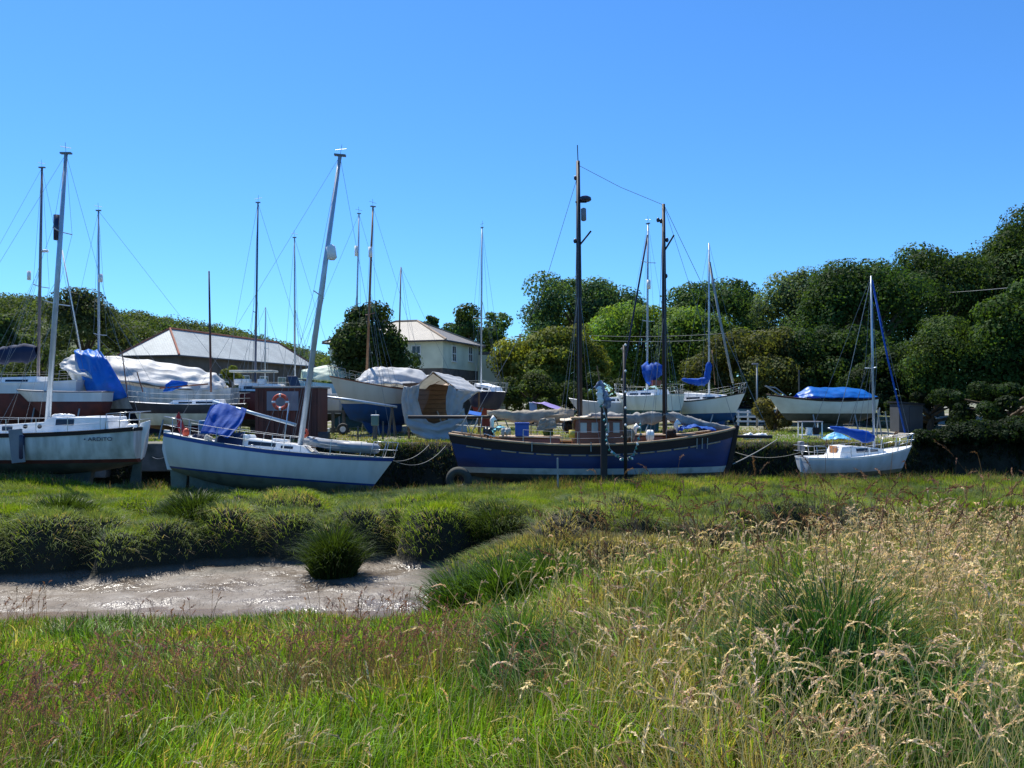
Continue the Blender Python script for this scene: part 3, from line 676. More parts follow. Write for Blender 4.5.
    def mast(s, base, top, r=.07, mt=alum, spreads=(), refl=None, stays=True, wr=.006, bowt=1.0, sternt=0.0, chain=.5, fore=True, heads=True, nm='mast', reflmat=clean, back=True):
        base, top = Vector(base), Vector(top)
        mb = MB(); mb.tube([base, base.lerp(top, .6), top], [r, r * .95, r * .65], 8); m_ = mb.build(nm, mt, s.root, True)
        if heads:
            mb = MB(); mb.box(top + Vector((0, 0, .03)), (r * 4, r * 1.5, .06)); mb.tube([top, top + Vector((.03, 0, .45))], .008, 4); mb.tube([top + Vector((-.2, 0, .22)), top + Vector((.22, 0, .3))], .01, 4)
            mb.build('masthead_fitting', wire, m_)
        sp = []
        for f_, half in spreads:
            c = base.lerp(top, f_); mb = MB(); mb.tube([c + Vector((-.08, half, .03)), c, c + Vector((-.08, -half, .03))], .022, 6); mb.build('spreader', mt, m_, True); sp.append((c, half))
        if refl:
            c = base.lerp(top, refl) + Vector((r + .12, 0, 0)); mb = MB(); mb.tube([c + Vector((0, 0, -.3)), c + Vector((0, 0, -.26)), c + Vector((0, 0, .26)), c + Vector((0, 0, .3))], [.07, .13, .13, .07], 10)
            mb.build('radar_reflector', reflmat, m_, True)
        if stays:
            def stay(*pts): MB().tube(pts, wr, 4).build('stay', wire, s.root)
            if fore: stay(top, s.pt(bowt, s.sheer(bowt), 1) * 1.0)
            q = s.pt(sternt, s.sheer(sternt), 1)
            if back: stay(top, Vector((q.x, 0, q.z)))
            for sd in (1, -1):
                c = s.pt(chain, s.sheer(chain), sd)
                if sp:
                    k, half = sp[-1]; stay(top, k + Vector((-.08, sd * half, .03)), c)
                    stay(base.lerp(top, .55 if len(sp) < 2 else .4), s.pt(chain - .06, s.sheer(chain - .06), sd)); stay(base.lerp(top, .55), s.pt(chain + .07, s.sheer(chain + .07), sd))
                else: stay(top, c)
        return m_
    def rod(s, nm, a, b, r, mt, parent=None, seg=7): return MB().tube([a, b], r, seg).build(nm, mt, parent or s.root, True)
    def guard(s, t0, t1, n, h=.55, mt=steel, sides=(1, -1), single=False, r=.014):
        sub = MB()
        for sd in sides:
            tops = []
            for i in range(n + 1):
                t = t0 + (t1 - t0) * i / n; q = s.pt(t, s.sheer(t), sd); q.y -= sd * .05
                tp = q + Vector((0, 0, h)); tops.append(tp)
                if single: sub.tube([q, tp], r, 5)
                else: MB().tube([q, tp], r, 5).build('stanchion', mt, s.root)
            for k in (1, .5):
                pts = [Vector((q.x, q.y, q.z - h * (1 - k))) for q in tops]
                if single: sub.tube(pts, r * .5, 4)
                else: MB().tube(pts, .006, 4).build('lifeline', mt, s.root)
        if single: sub.build('guard_rail', mt, s.root)
    def pulpit(s, t0=.88, h=.6, bow=True, mt=steel, nm='pulpit', r=.016):
        mb = MB()
        if bow:
            ts = [t0, (t0 + 1) / 2, .995]
        else: ts = [1 - t0, (1 - t0) / 2, 0]
        L_ = [s.pt(t, s.sheer(t), 1) for t in ts]; R_ = [s.pt(t, s.sheer(t), -1) for t in ts]
        up = Vector((.12 if bow else -.05, 0, h))
        loop = [q + up for q in L_] + [q + up for q in reversed(R_)]
        mb.tube(loop, r, 6); mb.tube([q - Vector((0, 0, h * .5)) for q in loop], r * .7, 5)
        for q in L_[:-1] + R_[:-1]: mb.tube([q, q + up], r, 5)
        if bow: mb.tube([L_[-1], L_[-1] + up], r, 5)
        return mb.build(nm, mt, s.root, True)
    def fin(s, nm, mt, prof, th=.2, bevel=.04):
        mb = MB(); n = len(prof)
        vs = [(x, th / 2, z) for x, z in prof] + [(x, -th / 2, z) for x, z in prof]
        mb.add(vs, [tuple(range(n)), tuple(reversed(range(n, 2 * n)))] + [((i + 1) % n, i, i + n, (i + 1) % n + n) for i in range(n)])
        return mb.build(nm, mt, s.root, False, bevel)
    def furled(s, nm, a, b, r, mt, parent=None, lump=.3, sag=.0, n=26, tail=True, seed=1):
        return furl(nm, a, b, r, mt, parent or s.root, lump, sag, n, seed)

def furl(nm, a, b, r, mt, parent=None, lump=.3, sag=0, n=26, seed=1, flat=.75):
    a, b = Vector(a), Vector(b); d = (b - a).normalized(); u = d.cross(Vector((0, 0, 1))).normalized(); w = u.cross(d)
    rows = []
    for i in range(n + 1):
        t = i / n; c = a.lerp(b, t) - Vector((0, 0, sag * 4 * t * (1 - t)))
        rr = (r[0] + (r[1] - r[0]) * t) if isinstance(r, tuple) else r
        rr *= .35 + .65 * min(1, 6 * t + .2, 6 * (1 - t) + .2)
        row = []
        for k in range(13):
            an = 2 * math.pi * (k % 12) / 12
            nz = float(vn(t * 14 + seed * 3, (k % 12) * .9, seed)) - .5; nz2 = float(vn(t * 34, (k % 12) * 1.7, seed + 5)) - .5
            q = rr * (1 + lump * 1.6 * nz + lump * .7 * nz2)
            row.append(c + u * math.cos(an) * q * flat + w * math.sin(an) * q * (1.0 if math.sin(an) > 0 else 1.25))
        rows.append(row)
    return MB().grid(rows).build(nm, mt, parent, True)

def cloth(nm, mt, rows, nu=40, nv=30, amp=.05, fs=2.0, parent=None, solid=.012, seed=1, fold=(0, 0), smooth=True):
    """rows: control grid of points (list of lists); bilinear interpolation plus folds"""
    A = np.array([[list(p) for p in r_] for r_ in rows], float); nr, nc = A.shape[:2]
    U = np.linspace(0, nr - 1, nu); V = np.linspace(0, nc - 1, nv)
    out = []
    for i, u in enumerate(U):
        a = min(int(u), nr - 2); fu = u - a; row = []
        for j, v in enumerate(V):
            b = min(int(v), nc - 2); fv = v - b
            p = (A[a, b] * (1 - fu) + A[a + 1, b] * fu) * (1 - fv) + (A[a, b + 1] * (1 - fu) + A[a + 1, b + 1] * fu) * fv
            row.append(p)
        out.append(row)
    G = np.array(out)
    du = np.gradient(G, axis=0); dv = np.gradient(G, axis=1); nn = np.cross(du, dv); nn /= np.maximum(1e-9, np.linalg.norm(nn, axis=2))[..., None]
    uu, vv = np.meshgrid(np.linspace(0, 1, nu), np.linspace(0, 1, nv), indexing='ij')
    disp = amp * 2 * (fbm(uu * fs * 3 + seed, vv * fs * 3, seed, 3) - .5)
    disp = disp + amp * .9 * (.35 - 2 * np.abs(vn(uu * fs * 5 + vv * 3 + seed, vv * fs * 4 - uu * 2, seed + 2) - .5))
    if fold[0]: disp = disp + fold[0] * np.sin((uu * fold[1] + .6 * fbm(uu * 2, vv * 2, seed + 9)) * 6.283) 
    if len(fold) > 2 and fold[2]: disp = disp + fold[2] * np.sin((vv * fold[3] + .5 * fbm(uu * 2, vv * 2, seed + 3)) * 6.283)
    G = G + nn * disp[..., None]
    return MB().grid([[Vector(p) for p in r_] for r_ in G]).build(nm, mt, parent, smooth, 0, solid)

def shift_rows(ridge_pts, halfw, drop, steps=(1, .6, 0, -.6, -1)):
    rows = []
    for (x, z), hw, dr in zip(ridge_pts, halfw, drop):
        rows.append([Vector((x, k * hw, z - dr * abs(k) ** 1.6)) for k in steps])
    return rows

def props(b, nm='jack_stand', t=(.25, .7), zfoot=None, mt=galv, out=.6):
    """shores that hold a boat up on the yard"""
    for tt in t:
        for sd in (1, -1):
            a = b.pt(tt, 0.05, sd, .02); w = b.M @ a; g = gz(w.x, w.y)
            foot = b.M @ (a + Vector((0, sd * out, 0))); foot.z = gz(foot.x, foot.y) - .03
            f = b.Mi @ foot
            MB().tube([a, f], .04, 6).build(nm, mt, b.root)

# --- 1 white sloop cut by the left edge
b = Boat('sailing_boat', 'streaky white sloop with a dark wooden strake, its bow off the left edge', 20, 459, 33, 180, 0, 0, 9.4, 2.9, (1.24, 1.02, 1.2), .62, .5, .7, .04, group='yachts in the mud berths')
b.hull([('hull', whitew, ('s', .13), ('w', .04), 8, 0), ('rubbing_strake', brownwood, ('s', 0), ('s', .13), 1, .03), ('boot_stripe', redbottom, ('w', .04), ('w', -.1), 1, .0), ('hull_bottom', darkbottom, ('w', -.1), ('k', 0), 6, 0)])
b.deck(clean); b.rail(brownwood, .035)
b.fin('keel', darkbottom, [(-2.9, -.3), (-2.6, -1.5), (.8, -1.5), (1.8, -.5)], .35)
b.fin('stern_post', clean, [(-4.66, 1.38), (-5.05, 1.5), (-5.0, 1.2), (-4.86, .75), (-4.72, -.02), (-4.5, -.02), (-4.62, .7)], .16, .03)
b.fin('rudder', darkbottom, [(-4.72, -.02), (-4.68, -1.2), (-4.2, -1.2), (-4.4, -.02)], .09, .03)
q0, q1 = b.at(120, 429), b.at(48, 432)
cab = b.prism('coachroof', clean, [(q0.x, .98), (1.35, .95), (1.0, 1.3), (-1.35, 1.45), (-1.5, 1.62), (q0.x + .1, 1.64)], (1.9, 1.5), .85); wd = b.wd
b.window(cab, -1.9 - .6, -1.9 + .1, 1.33, 1.56, wd); b.window(cab, -.2 + .05, .25, 1.12, 1.3, wd); b.window(cab, .45, .85, 1.12, 1.27, wd)
for xx in (-.65, -1.2): MB().tube([(xx, wd(xx, 1.25) + .02, 1.28), (xx, wd(xx, 1.25) - .02, 1.28)], .08, 12).build('porthole', glass, cab)
b.mast(b.at(47, 432), b.at(66, 154), .105, alum, [(.46, .9), (.72, .7)], None, wr=.006, chain=.58)
MB().tube([b.at(57, 215), b.at(57, 240)], .13, 8).build('radar_reflector', navy, b.root, True)
bo = b.rod('boom', b.at(49, 419), b.at(113, 417), .065, clean)
b.furled('folded_sail', b.at(52, 416), b.at(75, 416), .08, clean, bo)
b.pulpit(.9, .6, False, nm='pushpit'); b.guard(.12, .95, 7)
MB().box(b.at(17, 446, -1.55), (.5, .07, 1.25), Matrix.Rotation(R(6), 3, 'Y')).build('fender_board', panelgrey, b.root, False, .02)
MB().box(b.at(22, 447, -1.52), (.16, .22, .9)).build('fender', navy, b.root, True, .06)
for i, (px, py) in enumerate(((88, 427), (8, 431), (24, 432), (132, 427))):
    furl('coiled_rope' if i % 2 else 'canvas_bundle', b.at(px - 5, py, -.3), b.at(px + 6, py, -.3), .12, [rope, clean, bluecloth, clean][i], b.root, .4, seed=i + 3)
# name lettering on the quarter
def text(nm, body, size, loc, rot, mt, parent, ext=.004, sx=1):
    c = bpy.data.curves.new(nm, 'FONT'); c.body = body; c.size = size; c.extrude = ext; c.align_x = 'CENTER'; c.align_y = 'CENTER'
    o = bpy.data.objects.new(nm, c); COL.objects.link(o)
    dg = bpy.context.evaluated_depsgraph_get(); me = bpy.data.meshes.new_from_object(o.evaluated_get(dg)); bpy.data.objects.remove(o)
    me.materials.clear(); me.materials.append(mt)
    o = bpy.data.objects.new(nm, me); COL.objects.link(o); o.location = loc; o.rotation_euler = rot; o.scale = (sx, 1, 1); o.parent = parent; return o
def on_side(b, px, py, side):   # hull-surface point seen at this pixel
    q = b.at(px, py); t = min(.98, max(.02, (q.x + b.L / 2) / b.L))
    for _ in range(6):
        w = b.pt(t, q.z, side); t = min(.99, max(0.01, t + (q.x - w.x) / b.L))
    a, c = b.pt(t - .01, q.z, side), b.pt(t + .01, q.z, side); u = b.pt(t, q.z + .05, side)
    return b.pt(t, q.z, side), (c - a).normalized(), u
def hull_text(b, body, px, py, side, size, mt, sx=1):
    p_, tx, u = on_side(b, px, py, side); up = (u - b.pt(0, 0, side) * 0 - p_).normalized()
    xdir = tx if side < 0 else -tx
    nrm = xdir.cross(up).normalized(); up = nrm.cross(xdir)
    Mx = Matrix((xdir, up, nrm)).transposed()
    return text('name_lettering', body, size, p_ + nrm * .03, Mx.to_euler(), mt, b.root, sx=sx)
hull_text(b, '\u2022 ARDITO', 111, 438, 1, .2, navy, 1.15)

# --- 2 white sloop with blue stripes, bow down
b = Boat('sailing_boat', 'white blue-striped sloop tilted bow-down with blue canvas over its boom', 280, 476, 32.6, 0, 5.2, -3, 8.6, 2.7, (1.26, 1.0, 1.08), .65, .55, .62, .16, group='yachts in the mud berths', p=.75)
b.hull([('hull', white, ('s', .14), ('w', .02), 8, 0), ('sheer_stripe', bluestripe, ('s', .0), ('s', .14), 1, .015), ('boot_stripe', bluestripe, ('w', .02), ('w', -.05), 1, .004), ('hull_bottom', greybottom, ('w', -.05), ('k', 0), 6, 0)])
b.deck(clean); b.rail(galv, .02)
b.fin('keel', greybottom, [(-3.4, -.15), (-3.3, -1.5), (.9, -1.5), (1.9, -.5)], .35)
b.fin('rudder', greybottom, [(-4.2, -.1), (-4.0, -1.4), (-3.55, -1.4), (-3.5, -.1)], .09)
b.fin('stern_post', white, [(-4.36, 1.36), (-4.6, 1.36), (-4.58, .6), (-4.3, -.15), (-4.05, -.15), (-4.2, .6)], .12, .03)
cab = b.prism('coachroof', clean, [(-1.5, .98), (1.3, .98), (.9, 1.24), (-1.45, 1.36)], (1.8, 1.3), .85); wd = b.wd
b.window(cab, -1.1, -.1, 1.1, 1.24, wd); b.window(cab, .1, .55, 1.08, 1.18, wd)
MB().box((-.1, 0, 1.36), (.6, .5, .1)).build('hatch', clean, cab, False, .03)
b.mast(b.at(300, 447), b.at(340, 156), .11, alum, [(.52, .85)], None, wr=.006, chain=.5, stays=True)
MB().tube([b.at(330, 245), b.at(330.5, 247), b.at(332, 258), b.at(332, 260)], [.1, .19, .19, .1], 10).build('radar_reflector', clean, b.root, True)
bo = b.rod('boom', b.at(296, 425), b.at(213, 402), .065, alum)
A = b.at(217, 403); B_ = b.at(244, 409)
cloth('boom_tent', bluecloth, [[b.at(201, 431, 1.1), b.at(210, 407, .4), A + Vector((0, 0, .06)), b.at(210, 412, -.5), b.at(200, 433, -1.05)], [b.at(215, 434, 1.1), b.at(228, 412, .4), b.at(233, 405), b.at(228, 418, -.5), b.at(216, 434, -1.1)], [b.at(229, 437, 1.1), b.at(241, 416, .4), b.at(247, 409), b.at(242, 422, -.5), b.at(228, 438, -1.1)]], 34, 40, .05, 1.4, b.root, seed=4, fold=(.008, 4.3, 0, 0))
cloth('cockpit_dodger', navycloth, [[b.at(214, 446, .9), b.at(217, 437, .8), b.at(219, 436), b.at(216, 437, -.8), b.at(212, 447, -1.05)], [b.at(244, 449, .9), b.at(245, 433, .8), b.at(246, 431), b.at(243, 434, -.8), b.at(242, 450, -1.0)]], 14, 20, .02, 2, b.root, seed=6)
MB().box(b.at(243, 438, -.2), (.7, 1.2, .22), Matrix.Rotation(R(-10), 3, 'Y')).build('spray_screen', clean, b.root, False, .08)
b.pulpit(.9, .6, True); b.pulpit(.92, .6, False, nm='pushpit'); b.guard(.12, .86, 6)
MB().tube([b.at(187, 434, .2), b.at(179, 412, .2)], .018, 5).build('flagstaff', mahog, b.root)
cloth('red_flag', redcl, [[b.at(179, 412, .2), b.at(176, 416, .25)], [b.at(184, 425, .2), b.at(178, 431, .28)], [b.at(187, 434, .2), b.at(183, 439, .2)]], 14, 8, .05, 2, b.root, seed=3)
MB().ball(b.at(186, 433, -.4), (.13, .13, .19)).build('orange_float', orange, b.root, True)
MB().torus(b.at(304, 433, .3), (0, 1, 0), .13, .05).build('horseshoe_buoy', orange, b.root, True)
furl('folded_sail', b.at(192, 438, -.3), b.at(210, 440, -.3), .16, navycloth, b.root, .4, seed=8)
furl('coiled_rope', b.at(205, 436, -.6), b.at(212, 440, -.6), .1, rope, b.root, .4, seed=9)
for px in (196, 201, 240, 252): MB().tube([b.at(px, 448, -.9), b.at(px + 1, 445, -.9)], .08, 8).build('winch', steel, b.root, True)
mo = b.rod('spare_pole', b.at(283, 450, -.9), b.at(289, 403, -.9), .022, alum)
# inflatable dinghy on its foredeck
def dinghy():
    c = b.M @ Vector((2.35, 0, 1.22))
    rt = empty('inflatable_dinghy', c, 'grey inflatable dinghy lashed upside down on the foredeck of the bow-down sloop', 'dinghy', (R(-2), R(9), R(2)))
    pts = []
    for k in range(23):
        a = math.pi * k / 22
        pts.append(Vector((-.2 + 1.35 * math.sin(a) ** .8 if .15 < a < math.pi - .15 else -.2, .62 * math.cos(a), .12 + .1 * math.sin(a))))
    pts = [Vector((-1.45, .62, .12))] + pts + [Vector((-1.45, -.62, .12))]
    MB().tube(pts, [.1] + [.2] * 23 + [.1], 10).build('buoyancy_tube', rubber, rt, True)
    rows = [[Vector((x, y * w, .24 + .06 * (1 - abs(y)))) for y in (-1, -.5, 0, .5, 1)] for x, w in ((-1.4, .5), (-.6, .55), (.2, .5), (.9, .15))]
    cloth('floor', rubber, rows, 12, 10, .01, 1, rt)
    MB().box((-1.15, 0, .1), (.06, 1.0, .4)).build('transom_board', mahog, rt, False, .01)
    r2 = MB(); 
    for sd in (1, -1): r2.tube([(-1.2, sd * .83, .14), (-.4, sd * .84, .12), (.4, sd * .75, .2)], .015, 5)
    r2.build('grab_line', rope, rt)
dinghy()

# --- 3 blue schooner
b = Boat('schooner', 'long royal blue wooden schooner with two dark masts and a brown bulwark', 593, 468, 34.4, 0, 0, 0, 11.5, 3.4, (1.42, 1.02, 1.62), .8, .5, .22, .28, p=.55, n=3.2, m=1.9, cat='schooner', kb=.5)
b.hull([('bulwark', brownwood, ('s', -.02), ('s', .36), 2, .02), ('hull', royal, ('s', .36), ('w', .1), 7, 0), ('boot_stripe', M('pale_boot_stripe', (.5, .55, .55), .6, (.25, .3, .28), .7, 3), ('w', .1), ('w', -.14), 1, .005), ('hull_bottom', darkbottom, ('w', -.14), ('k', 0), 6, 0)])
b.deck(teak, .3, .08); b.rail(teak, .05, 0, 'cap_rail')
for i in range(15):
    for sd in (1, -1):
        t0 = .05 + i * .06; mb = MB(); pts = [b.pt(t0 + .05 * k / 4, b.sheer(t0 + .05 * k / 4) - .40, sd, .035) for k in range(5)]
        if i in (1, 13): pts = pts[:3]
        mb.tube(pts, .028, 6).build('rubbing_strake', teak, b.root)
b.fin('keel', darkbottom, [(-5.0, -.3), (-4.6, -1.5), (2.5, -1.5), (4.6, -.4)], .3)
b.fin('stem_post', brownwood, [(5.72, 1.75), (5.9, 1.7), (5.62, .2), (5.2, -.7), (4.9, -.7), (5.4, .2)], .16, .03)
b.fin('rudder', brownwood, [(-5.5, .8), (-5.66, .8), (-5.3, -.6), (-4.9, -1.3), (-4.8, -.4)], .12, .03)
m1 = b.mast(b.at(580, 446), b.at(578, 161), .115, darkspar, [(.59, .62)], None, wr=.0075, chain=.44, fore=False, back=False, heads=False)
m2 = b.mast(b.at(665, 444), b.at(663.5, 204), .10, darkspar, [(.57, .6)], None, wr=.0075, chain=.74, bowt=1, back=False, heads=False)
MB().tube([b.at(578, 161), b.at(577.4, 145)], .02, 5).build('antenna', darkspar, m1)
c = b.at(585, 200); MB().tube([c + Vector((0, 0, -.05)), c, c + Vector((0, 0, .1)), c + Vector((0, 0, .16))], [.2, .26, .24, .12], 14).build('radar_dome', navy, m1, True)
MB().box(b.at(581, 202), (.45, .06, .06)).build('radar_bracket', darkspar, m1)
MB().tube([b.at(583.5, 208), b.at(583.5, 209), b.at(583.7, 220), b.at(583.7, 221)], [.06, .11, .11, .06], 10).build('radar_reflector', panelgrey, m1, True)
MB().tube([b.at(579, 246), b.at(591, 231, -.3)], .035, 6).build('spreader_arm', darkspar, m1); MB().tube([b.at(665, 250), b.at(674, 235, -.3)], .035, 6).build('spreader_arm', darkspar, m2)
for q, mm in (((575, 241), m1), ((575.5, 178), m1), ((661, 221), m2), ((658, 220), m2), ((667, 240), m2), ((666, 276), m2)): MB().ball(b.at(*q), (.07, .06, .1), 8, 5).build('block', black, mm, True)
MB().tube([b.at(578, 165), b.at(620, 187), b.at(663.5, 205)], .01, 4).build('triatic_stay', wire, b.root)
MB().tube([b.at(664, 205), b.at(700, 280), b.at(771, 437)], .01, 4).build('forestay', wire, b.root)
MB().tube([b.at(578, 175), b.at(540, 300), b.at(470, 425)], .009, 4).build('backstay', wire, b.root)
b.rod('bowsprit', b.at(722, 436), b.at(772, 437), .07, darkspar)
bo = b.rod('main_boom', b.at(574, 417), b.at(408, 417), .07, darkspar)
furl('furled_mainsail', b.at(487, 413), b.at(574, 413), (.17, .26), canvas, bo, .45, .12, 40, 5)
b2 = b.rod('fore_boom', b.at(659, 420), b.at(592, 419), .06, sparwood)
furl('furled_foresail', b.at(590, 416), b.at(662, 416), (.2, .22), canvasgrey, b2, .45, .1, 40, 6)
b3 = b.rod('jib_boom', b.at(670, 421), b.at(738, 431), .055, sparwood)
furl('furled_jib', b.at(663, 414), b.at(736, 429), (.2, .08), canvasgrey, b3, .45, .08, 40, 7)
wh = b.prism('wheelhouse', mahog, [(b.at(573, 0).x, .9), (b.at(622, 0).x, .9), (b.at(620, 0).x, 1.95), (b.at(574, 0).x, 2.0)], 1.7, .92); wd = b.wd
for px in (582, 593, 604, 614): b.window(wh, b.at(px - 3.3, 0).x, b.at(px + 3, 0).x, 1.45, 1.85, wd, M('pale_reflecting_pane', (.35, .38, .36), .1))
wr_ = MB(); wr_.box((b.at(597, 0).x, 0, 2.03), (2.2, 1.9, .07)); wr_.build('wheelhouse_roof', teak, wh, False, .02)
cr = b.prism('cabin_trunk', mahog, [(b.at(626, 0).x, .8), (b.at(700, 0).x, .95), (b.at(698, 0).x, 1.32), (b.at(627, 0).x, 1.3)], (1.7, 1.2), .92)
MB().box((b.at(662, 0).x, 0, 1.35), (2.95, 1.5, .05)).build('cabin_top', teak, cr, False, .02)
cr = b.prism('aft_cabin', mahog, [(b.at(500, 0).x, .8), (b.at(560, 0).x, .8), (b.at(559, 0).x, 1.22), (b.at(501, 0).x, 1.26)], (1.4, 1.7), .92)
MB().box((b.at(530, 0).x, 0, 1.27), (2.5, 1.6, .05)).build('cabin_top', teak, cr, False, .02)
cloth('awning', M('cream_canvas', (.6, .52, .4), .85), [[b.at(560, 421, -.9), b.at(560, 418), b.at(560, 421, .9)], [b.at(576, 420, -.9), b.at(576, 417), b.at(576, 420, .9)], [b.at(591, 416, -.9), b.at(591, 414), b.at(591, 416, .9)]], 16, 16, .03, 2, b.root, seed=2)
# stern gantry, guard rails
g = MB()
for off in (-.9, .9):
    g.tube([b.at(462, 436, off), b.at(462, 425, off), b.at(467, 416, off), b.at(484, 416, off)], .022, 6); g.tube([b.at(472, 438, off), b.at(466, 420, off)], .018, 5); g.tube([b.at(480, 438, off), b.at(482, 416, off)], .02, 5); g.tube([b.at(470, 437, off), b.at(478, 418, off)], .016, 5)
    g.tube([b.at(456, 425, off), b.at(486, 427, off), b.at(510, 429, off)], .016, 5)
g.tube([b.at(467, 416, -.9), b.at(467, 416, .9)], .022, 6); g.tube([b.at(484, 416, -.9), b.at(484, 416, .9)], .022, 6)
g.build('stern_gantry', galv, b.root, True)
MB().box(b.at(475, 413.5, -.3), (.5, .6, .03), Matrix.Rotation(R(10), 3, 'Y') @ Matrix.Rotation(R(12), 3, 'X')).build('solar_panel', solar, b.root, False, .008)
b.guard(.25, .62, 4, .5); 
for px in (691, 696.5, 702): MB().tube([on_side(b, px, 446, -1)[0] + Vector((0, -.06, -.05)), on_side(b, px, 437, -1)[0] + Vector((0, -.08, 0))], .02, 6).build('chainplate', galv, b.root)
for px in (531, 587, 601): MB().tube([on_side(b, px, 449, -1)[0] + Vector((0, -.06, 0)), on_side(b, px, 440, -1)[0] + Vector((0, -.06, 0))], .022, 6).build('chainplate', galv, b.root)
def ontop(nm, label, cat, fn, grp=None):
    o = fn(); o.name = nm; tagp(o, label, cat, grp); return o
def W(px, py, off=0, Y=34.4): return P(px, py, Y + off)
o = MB().box(W(522, 430, -.55), (.55, .42, .5)).build('storage_box', bluebox, None, False, .03); tagp(o, 'blue plastic storage box on the schooner aft deck', 'box')
MB().box(W(522, 423.3, -.55), (.6, .47, .06)).build('lid', bluebox, o, False, .02)
o = cloth('crumpled_sheet', turq, [[W(493, 433, -.9), W(493, 431, -.3)], [W(499, 428, -.9), W(500, 427, -.3)], [W(509, 434, -.9), W(509, 431, -.3)]], 24, 18, .12, 2, None, .015, 3); tagp(o, 'crumpled turquoise sheet lying beside the blue box on the schooner', 'sheet')
o = cloth('crumpled_sheet', clean, [[W(484, 434, -.9), W(484, 434, -.3)], [W(495, 437, -.9), W(495, 436, -.3)]], 14, 12, .03, 2, None, .015, 3); tagp(o, 'flat white board cover on the schooner stern deck', 'sheet')
o = cloth('hanging_cloth', canvas, [[W(536, 431, -.6), W(540, 419, -.4)], [W(545, 430, -.5), W(548, 418, -.4)], [W(557, 428, -.6), W(555, 418, -.4)]], 26, 18, .06, 2.5, None, .015, 5); tagp(o, 'tan cloth hanging from the schooner main boom', 'cloth')
o = furl('round_fender', W(646, 435, -1.15), W(654, 435, -1.15), .2, clean, None, .05); tagp(o, 'round white fender lying against the schooner cabin side', 'fender')
o = cloth('folded_tarpaulin', bluecloth, [[W(678, 430, -.7), W(680, 427, 0), W(678, 430, .6)], [W(694, 427, -.7), W(694, 424, 0), W(694, 427, .6)], [W(716, 431, -.7), W(714, 428, 0), W(716, 431, .6)]], 26, 22, .09, 2, None, .015, 7); tagp(o, 'deep blue tarpaulin heaped on the schooner foredeck', 'tarpaulin')
o = MB().tube([W(572, 438, -1.3), W(572, 430, -1.3)], .12, 10).build('fuel_can', M('yellow_can', (.5, .4, .05), .5), None, True); tagp(o, 'small yellow can standing by the schooner wheelhouse', 'can')
for i, (px, py, mt_, lab) in enumerate(((492, 420, clean, 'white cowl vent on the schooner stern'), (635, 428, clean, 'small white deck vent just ahead of the wheelhouse'), (676, 424, clean, 'small white deck vent by the schooner foremast'))):
    q = W(px, py, -.4); o = MB().tube([q - Vector((0, 0, .35)), q, q + Vector((.12, 0, .1))], [.07, .09, .13], 10).build('deck_vent', mt_, None, True); tagp(o, lab, 'vent')
q = P(515, 436, 33.9)

for i, (px, py, off, m_, lab, nm, rad) in enumerate(((506, 432, -1.0, rope, 'coil of pale rope beside the turquoise sheet on the schooner', 'rope_coil', .13), (630, 434, -1.0, canvas, 'tan canvas bundle on deck just forward of the wheelhouse', 'canvas_bundle', .16), (548, 432, .3, M('dull_green_leaf', (.06, .12, .03), .8), 'dark green bundle under the tan cloth on the schooner', 'green_bundle', .22), (671, 434, -.9, brownwood, 'dark bundle of gear at the foot of the schooner foremast', 'gear_bundle', .18), (488, 432, -.6, black, 'black bundle of gear on the schooner stern below the gantry', 'gear_bundle', .17), (567, 426, .2, black, 'dark oilskin bundle hung aft of the schooner wheelhouse', 'gear_bundle', .2))):
    o = furl(nm, W(px - 5, py, off), W(px + 5, py - 1, off), rad, m_, None, .7, 0, 16, i + 2); tagp(o, lab, 'bundle')
# --- 4 small sloop at the right
b = Boat('sailing_boat', 'small grey-white sloop with blue sail cover lying low behind the tall grass at right', 858, 469, 35, 8, -2, 0, 4.85, 1.9, (.62, .6, .86), .35, .6, .5, .05, group='yachts in the mud berths', p=.7)
b.hull([('hull', M('grey_white_gelcoat', (.5, .54, .57), .4, (.3, .32, .3), .6, 2, streak), ('s', .06), ('w', -.05), 8, 0), ('rubbing_strake', clean, ('s', 0), ('s', .06), 1, .02), ('hull_bottom', greybottom, ('w', -.05), ('k', 0), 5, 0)])
b.deck(clean); b.fin('keel', greybottom, [(-1, -.2), (-.9, -.95), (.7, -.95), (1.0, -.2)], .15)
b.fin('rudder', clean, [(-2.35, .6), (-2.55, .6), (-2.5, 0), (-2.3, 0)], .05, .01); b.fin('rudder_blade', greybottom, [(-2.3, 0), (-2.5, 0), (-2.45, -.6), (-2.2, -.6)], .05, .01)
cab = b.prism('coachroof', clean, [(-1.15, .55), (1.25, .6), (.7, .85), (-.55, 1.0), (-.95, .98)], (1.3, .9), .82); wd = b.wd
b.window(cab, -.35, .2, .72, .88, wd); b.window(cab, .28, .62, .72, .82, wd)
mb = MB(); mb.box((-1.05, 0, .8), (.06, .55, .38)); mb.build('companionway_board', M('orange_teak', (.4, .17, .06), .5), cab)
b.mast(b.at(874, 447), b.at(871, 276), .05, alum, [(.46, .42)], None, wr=.008, heads=False, chain=.52)
MB().tube([b.at(872, 280), b.at(888, 360), b.at(905, 433)], .035, 6).build('furled_jib', bluecloth, b.root, True)
MB().tube([b.at(871, 278), b.at(848, 380), b.at(830, 452)], .012, 5).build('backstay', galv, b.root)
bo = b.rod('boom', b.at(873, 440), b.at(828, 428), .03, alum)
furl('sail_cover', b.at(830, 427), b.at(874, 438), (.09, .22), bluecloth, bo, .25, .0, 24, 3)
b.pulpit(.8, .5); b.pulpit(.85, .45, False, nm='pushpit'); b.guard(.2, .8, 4, .4, single=True)
MB().box(b.at(801, 446), (.2, .3, .4)).build('outboard_motor', panelgrey, b.root, False, .05)

